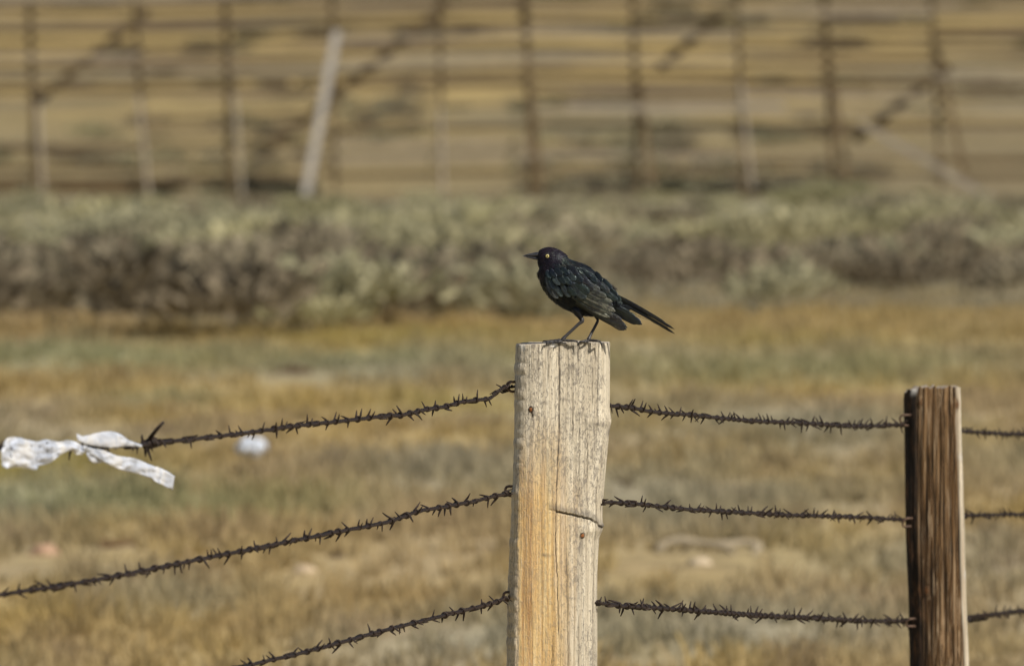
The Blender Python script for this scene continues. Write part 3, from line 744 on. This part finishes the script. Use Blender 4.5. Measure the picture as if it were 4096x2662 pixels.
# ------------------------------------------------------------------ white plastic caught on the wire
def plastic():
    m_ = NT('torn_white_plastic', .35, .5); n = m_.noise(m_.coord((11, 11, 26)), 1, 3, .5, 1.0)
    c = m_.ramp(n, [(.33, (.42, .46, .55)), (.43, (.64, .70, .82)), (.54, (.80, .83, .90)), (.75, (.88, .88, .84))]); m_.base(c); m_.bump(n, .6, .006)  # blue-grey tones put the shade of the folds into the plastic's colour
    tr = m_.N('ShaderNodeBsdfTranslucent'); m_.L(c, tr.inputs[0]); mx = m_.N('ShaderNodeMixShader'); mx.inputs[0].default_value = .2
    m_.L(m_.b.outputs[0], mx.inputs[1]); m_.L(tr.outputs[0], mx.inputs[2]); m_.L(mx.outputs[0], m_.n['Material Output'].inputs[0])
    mat = m_.m; cx = lambda p: (p[0] / 2.975, 1600 + p[1] / 2.975)
    D0 = zl(300); root = empty('plastic_rag', P(300, 1790, D0 - .01))
    tag(root, 'torn white plastic sheeting snagged and knotted around the top wire at the left edge', 'plastic sheet')
    def sheet(name, top, bot, nu, nv, amp, dd, seed):
        T = crom([Vector((*cx(p), 0)) for p in top], 8); B = crom([Vector((*cx(p), 0)) for p in bot], 8); V = []
        ti = np.linspace(0, len(T) - 1, nu); bi = np.linspace(0, len(B) - 1, nu)
        tx = [np.interp(ti, range(len(T)), [p[k] for p in T]) for k in (0, 1)]; bx = [np.interp(bi, range(len(B)), [p[k] for p in B]) for k in (0, 1)]
        for i in range(nu):
            for j in range(nv):
                q = j / (nv - 1); x = tx[0][i] * (1 - q) + bx[0][i] * q; y = tx[1][i] * (1 - q) + bx[1][i] * q
                f = amp * (mn.noise(Vector((x * .03, y * .05, seed))) + .6 * abs(mn.noise(Vector((x * .08, y * .14, seed + 3)))) * 2)
                b = -.006 * math.sin(q * math.pi)
                V.append(P(x, y + 2.5 * mn.noise(Vector((x * .08, q * 3, seed))), zl(x) - .018 + dd + b - f) - root.location)
        Fc = [(i * nv + j, i * nv + j + 1, (i + 1) * nv + j + 1, (i + 1) * nv + j) for i in range(nu - 1) for j in range(nv - 1)]
        o = mobj(name, V, Fc, mat, root); md = o.modifiers.new('thickness', 'SOLIDIFY'); md.thickness = .0006; return o
    sheet('wrapped_sheet', [(20, 590), (80, 465), (200, 440), (330, 470), (450, 490), (560, 465), (700, 495), (820, 475), (920, 500), (1010, 560)],
          [(30, 790), (100, 805), (250, 800), (420, 830), (470, 770), (590, 750), (700, 665), (830, 600), (950, 655), (1020, 600)], 60, 16, .016, 0, 1)
    sheet('raised_flap', [(918, 400), (1000, 425), (1150, 390), (1300, 368), (1430, 400), (1530, 470), (1690, 530)], [(930, 480), (1050, 530), (1200, 552), (1350, 565), (1500, 548), (1600, 548), (1690, 560)], 40, 10, .006, -.006, 2)
    sheet('hanging_strip', [(1000, 535), (1100, 570), (1250, 600), (1400, 660), (1600, 690), (1800, 770), (1950, 820), (2085, 905)], [(990, 600), (1100, 660), (1250, 750), (1450, 830), (1600, 865), (1750, 905), (1900, 990), (2055, 1065)], 46, 12, .011, -.012, 3)
    sheet('small_flap', [(1020, 600), (1100, 620), (1200, 680)], [(1050, 690), (1110, 745), (1215, 745)], 12, 6, .004, -.004, 4)
plastic()

# ------------------------------------------------------------------ the bird
KB = 1.0 / 3100.0 / 2.975             # one crop pixel in metres
BY = D1P + .014
BORG = P(2000 + 900 / 2.975, 940 + 1283 / 2.975, BY)
bird = empty('blackbird', BORG)
tag(bird, 'glossy black bird with a yellow eye perched on top of the pale post', 'bird')
def bl(x, y, w=0.0): return Vector(((x - 900) * KB, -w * KB, -(y - 1283) * KB))
MBODY = mat_feather('black_body_feathers', .42, .26); MWING = mat_feather('wing_feathers', .31, .6); MTAIL = mat_feather('tail_feathers', .5, .25)
RT = [(446, 222), (462, 196), (505, 165), (580, 147), (670, 163), (752, 206), (806, 272), (888, 310), (1020, 352), (1115, 425), (1205, 505), (1300, 590), (1375, 680), (1425, 750), (1470, 800)]
RB = [(446, 284), (448, 314), (458, 358), (468, 402), (448, 460), (468, 535), (505, 625), (555, 700), (625, 780), (715, 845), (820, 900), (940, 945), (1080, 965), (1220, 950), (1380, 905)]
RWd = [26, 48, 72, 92, 108, 132, 158, 176, 186, 184, 170, 148, 115, 78, 40]
NR = len(RT)
def cr1(a, u):
    i = min(int(u), NR - 2); t = u - i; p = [np.array(a[max(0, min(NR - 1, i + k))], float) for k in (-1, 0, 1, 2)]
    return .5 * (2 * p[1] + (p[2] - p[0]) * t + (2 * p[0] - 5 * p[1] + 4 * p[2] - p[3]) * t * t + (3 * p[1] - p[0] - 3 * p[2] + p[3]) * t ** 3)
def SB(u, a):
    """body surface in crop units (x, y, w); a = 0 back, pi/2 near side"""
    T = cr1(RT, u); B = cr1(RB, u); W = float(cr1(RWd, u)); C = (T + B) / 2; A = (T - B) / 2
    p = C + A * math.cos(a); return np.array((p[0], p[1], W * math.sin(a) * (1 - .12 * max(0, -math.cos(a)))))
BLK = (.010, .009, .011)
def build_body():
    m = MB(); NU, NA = 90, 48; V = []; C = []
    for i in range(NU):
        u = (NR - 1) * i / (NU - 1) * .9999
        for j in range(NA):
            a = 2 * math.pi * j / NA; p = SB(u, a); r = 1.0
            f = 5 * mn.noise(Vector((p[0] * .02, p[1] * .02, p[2] * .02))) + 3 * mn.noise(Vector((p[0] * .06, p[1] * .06, p[2] * .06)))
            C0 = (cr1(RT, u) + cr1(RB, u)) / 2; d = p - np.array((C0[0], C0[1], 0)); d /= np.linalg.norm(d) + 1e-6; p = p + d * f
            V.append(bl(*p))
            h = (.010, .007, .011) if u < 5 else (.005, .006, .008); C.append(h + (1,))
    Fc = [(i * NA + j, i * NA + (j + 1) % NA, (i + 1) * NA + (j + 1) % NA, (i + 1) * NA + j) for i in range(NU - 1) for j in range(NA)]
    Fc.append(tuple(range(NA))); Fc.append(tuple(range((NU - 1) * NA + NA - 1, (NU - 1) * NA - 1, -1)))
    m.add(V, Fc); m.c = C; m.a = [0.0] * len(V)
    # feathered tops of the legs
    for (pts, rr) in (([(910, 850, 40), (935, 925, 55), (958, 975, 64), (970, 1012, 66)], [80, 58, 33, 21]), ([(1130, 900, -60), (1150, 950, -60), (1160, 990, -60), (1165, 1010, -60)], [60, 40, 24, 14])):
        m.tube([bl(*p) for p in pts], [r * KB for r in rr], 12); k = 12 * len(pts); m.c += [(.008, .007, .009, 1)] * k; m.a += [0.0] * k
    # small contour feathers lying on the body
    g = random.Random(3)
    for _ in range(1500):
        u = g.uniform(.6, NR - 2.2); a = g.uniform(-math.pi, math.pi) if g.random() < .45 else g.uniform(-.25, math.pi)
        L = g.uniform(26, 38) if u < 4.5 else g.uniform(45, 80); wd = L * (.35 if u < 4.5 else .45)
        eps = .12; p = SB(u, a); q = SB(min(NR - 1.05, u + .3), a); d = q - p; n_ = np.linalg.norm(d)
        if n_ < 1e-3: continue
        d /= n_; s_ = SB(u, a + .1) - p; s_ /= np.linalg.norm(s_) + 1e-9; nn = np.cross(d, s_); C0 = (cr1(RT, u) + cr1(RB, u)) / 2
        if np.dot(nn, p - np.array((C0[0], C0[1], 0))) < 0: nn = -nn
        d = d + s_ * g.uniform(-.25, .25); lift = g.uniform(3, 9) * (1.7 if (math.cos(a) > .5 and 5.2 < u < 6.3) else 1)
        col = ((.012, .008, .014) if u < 5 else g.choice([(.005, .006, .009), (.006, .009, .010), (.008, .007, .007)]))
        kf = g.uniform(.6, 1.5); col = tuple(c * kf for c in col)
        vs = []; aa = []
        for i, t in enumerate((0, .35, .7, 1)):
            hw = wd * (.25, .5, .42, .05)[i]
            for sgn in (-1, 0, 1):
                x = p + d * L * t + s_ * sgn * hw + nn * (2 + lift * t * t - abs(sgn) * 2.5); vs.append(bl(*x)); aa.append(t)
        fs = [(i * 3 + k_, i * 3 + k_ + 1, (i + 1) * 3 + k_ + 1, (i + 1) * 3 + k_) for i in range(3) for k_ in (0, 1)]
        m.add(vs, fs, col, aa)
    # hair-like loose feathers over the rump and chin
    for _ in range(230):
        if g.random() < .74: x, y = 1215 + g.random() * 140, 0; y = 508 + (x - 1215) * .98 + g.uniform(-12, 24); dx, dy = g.uniform(25, 75), g.uniform(5, 65); w = g.uniform(-40, 40)
        else: x, y = g.uniform(446, 470), g.uniform(430, 500); dx, dy = g.uniform(-22, 6), g.uniform(10, 36); w = g.uniform(-30, 40)
        m.tube([bl(x, y, w), bl(x + dx * .5, y + dy * .35, w), bl(x + dx, y + dy, w)], [2.4 * KB, 1.9 * KB, .7 * KB], 4); m.c += [(.05, .047, .046, 1) if x > 900 else (.01, .01, .012, 1)] * 12; m.a += [0.0] * 12
    for _ in range(130):   # nape and crown fuzz
        u = g.uniform(1.2, 6); a = g.uniform(-.5, .5); p = SB(u, a); d = SB(u + .2, a) - p; d /= np.linalg.norm(d) + 1e-6
        e = p + d * g.uniform(14, 34) + np.array((0, -g.uniform(2, 11), 0)); m.tube([bl(*p), bl(*((p + e) / 2 + np.array((0, -1, 0)))), bl(*e)], [2 * KB, 1.6 * KB, .5 * KB], 4); m.c += [(.016, .012, .02, 1)] * 12; m.a += [0.0] * 12
    return m.obj('body', MBODY, bird)
build_body()

def feather(m, r, t, width, w0, w1, col, sag=0.0, tipround=.35, edge=None, side=1):
    """one flat vane with a central shaft; r, t in crop units; w = height towards the viewer"""
    r = np.array(r, float); t = np.array(t, float); d = t - r; L = np.linalg.norm(d); d /= L; s_ = np.array((-d[1], d[0])); vs = []; aa = []; cc = []
    NL, NWd = 12, 7
    for i in range(NL + 1):
        q = i / NL; hw = width / 2 * min(1, .45 + q * 1.8)
        if q > 1 - tipround: hw *= math.sqrt(max(0.012, 1 - ((q - (1 - tipround)) / tipround) ** 2))
        c = r + d * L * q + s_ * sag * math.sin(q * math.pi) * L
        for j in range(NWd):
            v = -1 + 2 * j / (NWd - 1); p = c + s_ * hw * v
            w = w0 + (w1 - w0) * q + width * .07 * (1 - v * v) - (3 if j == NWd // 2 else 0)
            vs.append(bl(p[0], p[1], w * side)); aa.append(q)
            k = (.5 + .6 * q) * (1.0 + (.12 if q > .9 else 0) * (1 if edge else 0) - (.72 if v > .9 and q < .88 else (.3 if v < -.9 and q < .88 else 0)) - (.35 if j == NWd // 2 else 0))  # pale tip highlights and dark gaps between feathers put into the colour
            cc.append((col[0] * k, col[1] * k, col[2] * k, 1))
    fs = [(i * NWd + j, i * NWd + j + 1, (i + 1) * NWd + j + 1, (i + 1) * NWd + j) for i in range(NL) for j in range(NWd - 1)]
    m.add(vs, fs); m.c += cc; m.a += aa
TEAL = (.010, .015, .016); TEAL2 = (.030, .039, .041); PUR = (.014, .012, .015); OLV = (.080, .080, .066); OLV2 = (.034, .036, .031); BRW = (.018, .015, .013); BRW2 = (.026, .022, .018); DK = (.005, .006, .008); GRYF = (.050, .053, .052)  # lighter teal and olive tones hold the glossy grey highlights in the colour
def bodyw(x, y):
    best = 0
    for u in np.linspace(2, NR - 1.1, 60):
        T = cr1(RT, u); B = cr1(RB, u); A = T - B; q = np.dot(np.array((x, y)) - B, A) / np.dot(A, A); off = abs(np.cross(A / np.linalg.norm(A), np.array((x, y)) - B))
        if 0 < q < 1 and off < 30:
            c = 2 * q - 1; W = float(cr1(RWd, u)) * math.sqrt(max(0, 1 - c * c)); best = max(best, W)
    return best
def near_wing():
    m = MB()
    # (root, tip, width, layer, colour, sag)
    FL = []
    # primaries, longest lowest
    for i, (tp, rt_) in enumerate([((1478, 1130), (905, 800)), ((1506, 1122), (915, 795)), ((1517, 1098), (930, 790)), ((1500, 1072), (945, 785)), ((1462, 1034), (960, 780)), ((1400, 1000), (975, 775)), ((1345, 985), (985, 770))]):
        FL.append((rt_, tp, 74, 2 + i * 3, BRW if i % 2 else BRW2, .012))
    # secondaries
    for i, (tp, rt_) in enumerate([((1305, 975), (850, 735)), ((1332, 962), (880, 735)), ((1342, 940), (905, 730)), ((1352, 920), (930, 722))]):
        FL.append((rt_, tp, 66, 24 + i * 4, OLV2 if i % 2 else OLV, .02))
    # tertials
    for i, (rt_, tp, wd) in enumerate([((980, 715), (1372, 905), 70), ((1000, 690), (1345, 838), 70), ((1010, 650), (1338, 790), 66), ((1020, 620), (1270, 735), 66), ((1000, 560), (1190, 650), 76)]):
        FL.append((rt_, tp, wd, 42 + i * 6, (OLV, OLV2, OLV, OLV2, GRYF)[i], .01))
    # greater coverts
    for i, (rt_, tp, wd) in enumerate([((560, 600), (690, 748), 62), ((600, 590), (660, 720), 60), ((640, 590), (745, 725), 74), ((735, 580), (835, 730), 86), ((800, 600), (905, 715), 84), ((850, 560), (1020, 752), 124), ((900, 560), (1060, 690), 110), ((960, 520), (1115, 640), 104)]):
        FL.append((rt_, tp, wd, 50 + i * 4, (GRYF, GRYF, TEAL2, TEAL2, TEAL, TEAL2, TEAL, PUR)[i], .0))
    # median and lesser coverts
    for i, (rt_, tp, wd) in enumerate([((545, 500), (600, 640), 56), ((575, 500), (650, 640), 54), ((640, 470), (715, 575), 76), ((690, 460), (790, 590), 78), ((760, 470), (860, 600), 80), ((800, 420), (895, 525), 84), ((850, 430), (980, 560), 90), ((920, 440), (1050, 575), 90), ((560, 410), (600, 520), 64), ((600, 395), (660, 490), 72), ((660, 390), (745, 480), 76), ((720, 380), (820, 470), 78), ((800, 370), (900, 460), 80), ((880, 380), (1000, 480), 84)]):
        FL.append((rt_, tp, wd, 78 + i * 3, (GRYF, TEAL, TEAL2, DK, TEAL, TEAL2, DK, PUR, TEAL, DK, DK, TEAL, PUR, DK)[i], .02))
    # scapulars running down the back
    g = random.Random(9)
    for i, (rt_, tp, wd) in enumerate([((950, 400), (1085, 500), 80), ((1020, 430), (1150, 555), 80), ((1070, 470), (1200, 600), 78), ((1100, 520), (1250, 640), 76), ((1160, 540), (1300, 680), 74), ((1190, 590), (1345, 730), 70), ((1240, 640), (1400, 775), 64), ((1130, 440), (1215, 545), 60), ((1210, 520), (1330, 640), 60), ((1270, 590), (1400, 720), 56), ((1330, 660), (1440, 780), 50)]):
        FL.append((rt_, tp, wd, 40 + (i % 7) * 4, (DK, TEAL, PUR, TEAL2, OLV2, TEAL2, TEAL, DK, TEAL, DK, TEAL)[i], .02))
    for (rt_, tp, wd, lay, col, sag) in FL:
        wr = max(bodyw(*rt_), 60); wt = bodyw(*tp)
        x = tp[0]; base = float(np.interp(x, [500, 700, 900, 1100, 1300, 1500], [120, 165, 180, 160, 118, 70])); wt = max(wt * .97, base * .82)
        k = g.uniform(.6, 1.35); rt_ = (rt_[0] + g.uniform(-8, 8), rt_[1] + g.uniform(-8, 8)); wd *= g.uniform(.85, 1.2); sag += g.uniform(-.04, .04)
        if lay > 75: tp = (tp[0] + g.uniform(-14, 14), tp[1] + g.uniform(-14, 14))
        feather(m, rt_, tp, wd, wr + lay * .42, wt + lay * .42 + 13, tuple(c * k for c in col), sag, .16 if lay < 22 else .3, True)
    return m.obj('wing', MWING, bird)
near_wing()
def far_wing():
    m = MB()
    for i, (tp, rt_) in enumerate([((1640, 1058), (1250, 850)), ((1692, 1062), (1260, 830)), ((1680, 1035), (1280, 815)), ((1620, 985), (1290, 800)), ((1560, 940), (1290, 790))]):
        feather(m, rt_, tp, 64, 30 + i * 4, 20 + i * 4, (.007, .007, .008), .01, .2, False)
    for (rt_, tp, wd) in [((560, 420), (760, 640), 150), ((700, 460), (980, 760), 180), ((800, 480), (1250, 860), 190), ((950, 560), (1400, 900), 150)]:
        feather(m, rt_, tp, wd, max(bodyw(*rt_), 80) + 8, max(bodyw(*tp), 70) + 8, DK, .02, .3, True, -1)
    return m.obj('wing', MWING, bird)
far_wing()
def tail():
    m = MB(); g = random.Random(4)
    for i, (tp, y0, w) in enumerate([((2082, 1172), 865, 20), ((2040, 1140), 855, 24), ((2078, 1118), 835, 28), ((2050, 1108), 820, 32), ((2020, 1085), 800, 36), ((1980, 1050), 790, 30)]):
        feather(m, (1330, y0 - 112), tp, 29, w - 10, w, (.006, .005, .005) if i % 2 else (.010, .008, .007), -.012, .12, False)
    for i in range(5):   # undertail coverts closing the gap below
        feather(m, (1290 + 15 * i, 780 + 22 * i), (1500 + 25 * i, 905 - 12 * i), 70, 22, 16, (.007, .007, .009), 0, .4, False)
    # frayed lower edge
    for _ in range(90):
        q = g.random(); x = 1480 + q * 520; y = 880 + q * 235 + g.uniform(-4, 4); L = g.uniform(14, 34)
        m.tube([bl(x, y, 26), bl(x + L, y + L * .62, 26)], [1.1 * KB, .4 * KB], 4); m.c += [(.014, .012, .010, 1)] * 8; m.a += [0.0] * 8
    return m.obj('tail', MTAIL, bird)
tail()
def head_parts():
    mb = NT('bill_horn', .28, .6); n = mb.noise(mb.coord((400, 400, 400)), 1, 3, .6); mb.base(mb.ramp(n, [(.3, (.012, .013, .016)), (.7, (.045, .047, .055))]))
    m = MB()
    for (xs, tops, bots, wds) in (([270, 300, 345, 390, 430, 470, 500], [244, 233, 220, 210, 203, 199, 204], [250, 252, 255, 257, 259, 261, 261], [3, 11, 19, 27, 33, 38, 38]),
                                  ([285, 320, 360, 400, 440, 475, 500], [249, 251, 254, 256, 258, 260, 260], [255, 267, 278, 289, 298, 302, 298], [3, 9, 16, 24, 30, 34, 34])):
        V = []; K = 14
        for x, a, b, w in zip(xs, tops, bots, wds):
            for j in range(K):
                t = 2 * math.pi * j / K; V.append(bl(x, (a + b) / 2 - (b - a) / 2 * math.cos(t), w * math.sin(t) * (.6 + .4 * (1 - abs(math.cos(t))))))
        Fc = [(i * K + j, i * K + (j + 1) % K, (i + 1) * K + (j + 1) % K, (i + 1) * K + j) for i in range(len(xs) - 1) for j in range(K)] + [tuple(range(K)), tuple(range((len(xs) - 1) * K + K - 1, (len(xs) - 1) * K - 1, -1))]
        m.add(V, Fc)
    m.obj('beak', mb.m, bird)
    mi = NT('yellow_iris', .3, .5); rad = mi.attr('ft', 'Fac')
    mi.base(mi.ramp(rad, [(0.0, (.52, .46, .19)), (.8, (.47, .41, .16)), (1.0, (.35, .30, .10))]))
    mp = NT('black_pupil', .05, .8); mp.base((.004, .004, .004)); ml = NT('eye_rim', .4, .3); ml.base((.006, .006, .006))
    for side in (1, -1):
        cx, cy = 563, 247; w = bodyw_head(cx, cy) * side
        def dome(r, h, off, name, mat, par, N=22):
            V = [bl(cx, cy, w + side * (off + h))]; A = [0.0]; Fc = []
            for k_, q in enumerate((.25, .5, .75, .92, 1.0, 1.02)):
                for j in range(N):
                    t = 2 * math.pi * j / N; hh = h * math.sqrt(max(0, 1 - min(1, q) ** 2)) if k_ < 5 else -14
                    V.append(bl(cx + r * q * math.cos(t), cy + r * q * math.sin(t), w + side * (off + hh))); A.append(q)
            Fc += [(0, 1 + j, 1 + (j + 1) % N) for j in range(N)]
            for k_ in range(5): Fc += [(1 + k_ * N + j, 1 + (k_ + 1) * N + j, 1 + (k_ + 1) * N + (j + 1) % N, 1 + k_ * N + (j + 1) % N) for j in range(N)]
            return mobj(name, V, Fc, mat, par, True, None, {'ft': ('FLOAT', A)})
        e = dome(30, 6, 3, 'eye_ring', ml.m, bird)
        e = dome(21, 7, 8, 'eye', mi.m, bird); dome(9.5, 3.5, 14, 'pupil', mp.m, e)
def bodyw_head(x, y):
    best = 0
    for u in np.linspace(.2, 6, 120):
        T = cr1(RT, u); B = cr1(RB, u); A = T - B; q = np.dot(np.array((x, y)) - B, A) / np.dot(A, A); off = abs(np.cross(A / np.linalg.norm(A), np.array((x, y)) - B))
        if 0 < q < 1 and off < 10: c = 2 * q - 1; best = max(best, float(cr1(RWd, u)) * math.sqrt(max(0, 1 - c * c)))
    return best
head_parts()
def legs():
    mk = NT('dark_scaly_leg', .45, .45); n = mk.noise(mk.coord((300, 300, 900)), 1, 3, .6); mk.base(mk.ramp(n, [(.3, (.012, .012, .015)), (.7, (.05, .048, .05))])); mk.bump(n, .6, .0006)
    mc = NT('black_claw', .3, .5); mc.base((.010, .009, .009))
    E0 = 130   # the post's front edge, towards the viewer; it recedes to the right
    def E_(x): return E0 - (x - 755) * .2
    def leg(pts, rr, toes, claws):
        m = MB(); m.tube([bl(*p) for p in crom([Vector(p) for p in pts], 4)], [float(np.interp(i / 4, range(len(rr)), rr)) * KB for i in range((len(pts) - 1) * 4 + 1)], 10)
        for t in toes:
            c = crom([Vector(p) for p in t], 5); N = len(c); m.tube([bl(*p) for p in c], [(17 - 6 * i / N + 2.2 * math.sin(i * 1.9)) * KB for i in range(N)], 8)
        o = m.obj('leg', mk.m, bird)
        for t in claws:
            c = crom([Vector(p) for p in t], 5); N = len(c); mm = MB(); mm.tube([bl(*p) for p in c], [(10 * (1 - i / N) + 2) * KB for i in range(N)], 7); mm.obj('claw', mc.m, o)
    leg([(968, 985, 68), (978, 1020, 70), (930, 1060, 74), (850, 1135, 84), (785, 1195, 92), (752, 1232, 96), (735, 1252, 98)], [24, 25, 19, 18, 19, 25, 20],
        [[(745, 1245, 98), (690, 1246, 96), (620, 1254, 92), (540, 1260, 88)], [(745, 1250, 100), (690, 1262, 114), (620, 1266, 124), (562, 1266, E_(562))], [(740, 1250, 98), (715, 1262, 120), (696, 1266, E_(696))], [(755, 1246, 98), (820, 1252, 104), (880, 1254, 116), (915, 1262, E_(915) - 4)]],
        [[(540, 1260, 88), (520, 1258, 86), (510, 1268, 84), (509, 1282, 84)], [(562, 1266, E_(562)), (552, 1275, E_(552) + 8), (551, 1304, E_(551) + 10)], [(696, 1266, E_(696)), (690, 1280, E_(690) + 8), (691, 1306, E_(691) + 9)], [(912, 1260, E_(912) - 6), (932, 1280, E_(932) + 6), (942, 1312, E_(942) + 11), (944, 1350, E_(944) + 8)]])
    leg([(1163, 1000, -60), (1160, 1030, -58), (1130, 1090, -40), (1095, 1155, -20), (1070, 1205, 0), (1058, 1232, 10), (1052, 1254, 14)], [14, 17, 17, 17, 18, 24, 20],
        [[(1052, 1248, 14), (1010, 1256, 30), (965, 1266, 50)], [(1055, 1250, 14), (1040, 1262, 50), (1020, 1268, 80)], [(1052, 1250, 10), (1030, 1256, -20), (1000, 1266, -50)], [(1062, 1248, 14), (1120, 1253, 50), (1165, 1256, 95), (1190, 1264, E_(1190) - 4)]],
        [[(965, 1266, 50), (948, 1268, 56), (940, 1280, 60)], [(1020, 1268, 80), (1006, 1268, 90), (998, 1280, 95)], [(1000, 1266, -50), (985, 1268, -55), (978, 1280, -58)], [(1188, 1262, E_(1188) - 6), (1204, 1285, E_(1204) + 6), (1212, 1330, E_(1212) + 11), (1215, 1382, E_(1215) + 8)]])
legs()

# ------------------------------------------------------------------ light, sky, camera
AZ, EL = math.radians(46), math.radians(43)     # sun behind the photographer's right shoulder
to_sun = Vector((math.sin(AZ) * math.cos(EL), -math.cos(AZ) * math.cos(EL), math.sin(EL)))
sl = bpy.data.lights.new('sun', 'SUN'); sl.energy = 5.0; sl.angle = math.radians(.5); sl.color = (1.0, .905, .77)
so = bpy.data.objects.new('sun', sl); COL.objects.link(so); so.rotation_euler = (-to_sun).to_track_quat('-Z', 'Y').to_euler()
w = bpy.data.worlds.new('World'); S.world = w; w.use_nodes = True
sk = w.node_tree.nodes.new('ShaderNodeTexSky'); sk.sky_type = 'NISHITA'; sk.sun_disc = False; sk.sun_elevation = EL
sk.sun_rotation = math.atan2(to_sun.x, to_sun.y)
w.node_tree.links.new(sk.outputs[0], w.node_tree.nodes['Background'].inputs[0]); w.node_tree.nodes['Background'].inputs[1].default_value = .065
cam = bpy.data.cameras.new('camera'); co = bpy.data.objects.new('camera', cam); COL.objects.link(co); S.camera = co
co.location = (0, 0, CAMH); co.rotation_euler = (math.pi / 2 - PITCH, 0, 0)
cam.sensor_width = 36; cam.lens = F / 4096 * 36; cam.clip_start = .5; cam.clip_end = 5000
cam.dof.use_dof = True; cam.dof.focus_distance = 20.0; cam.dof.aperture_fstop = cam.lens / 1000 / (77.0 * 20.0 / F)   # 77 px of blur at infinity
S.view_settings.view_transform = 'Standard'; S.view_settings.look = 'None'; S.view_settings.exposure = 0.15
S.cycles.use_denoising = True; S.cycles.max_bounces = 6
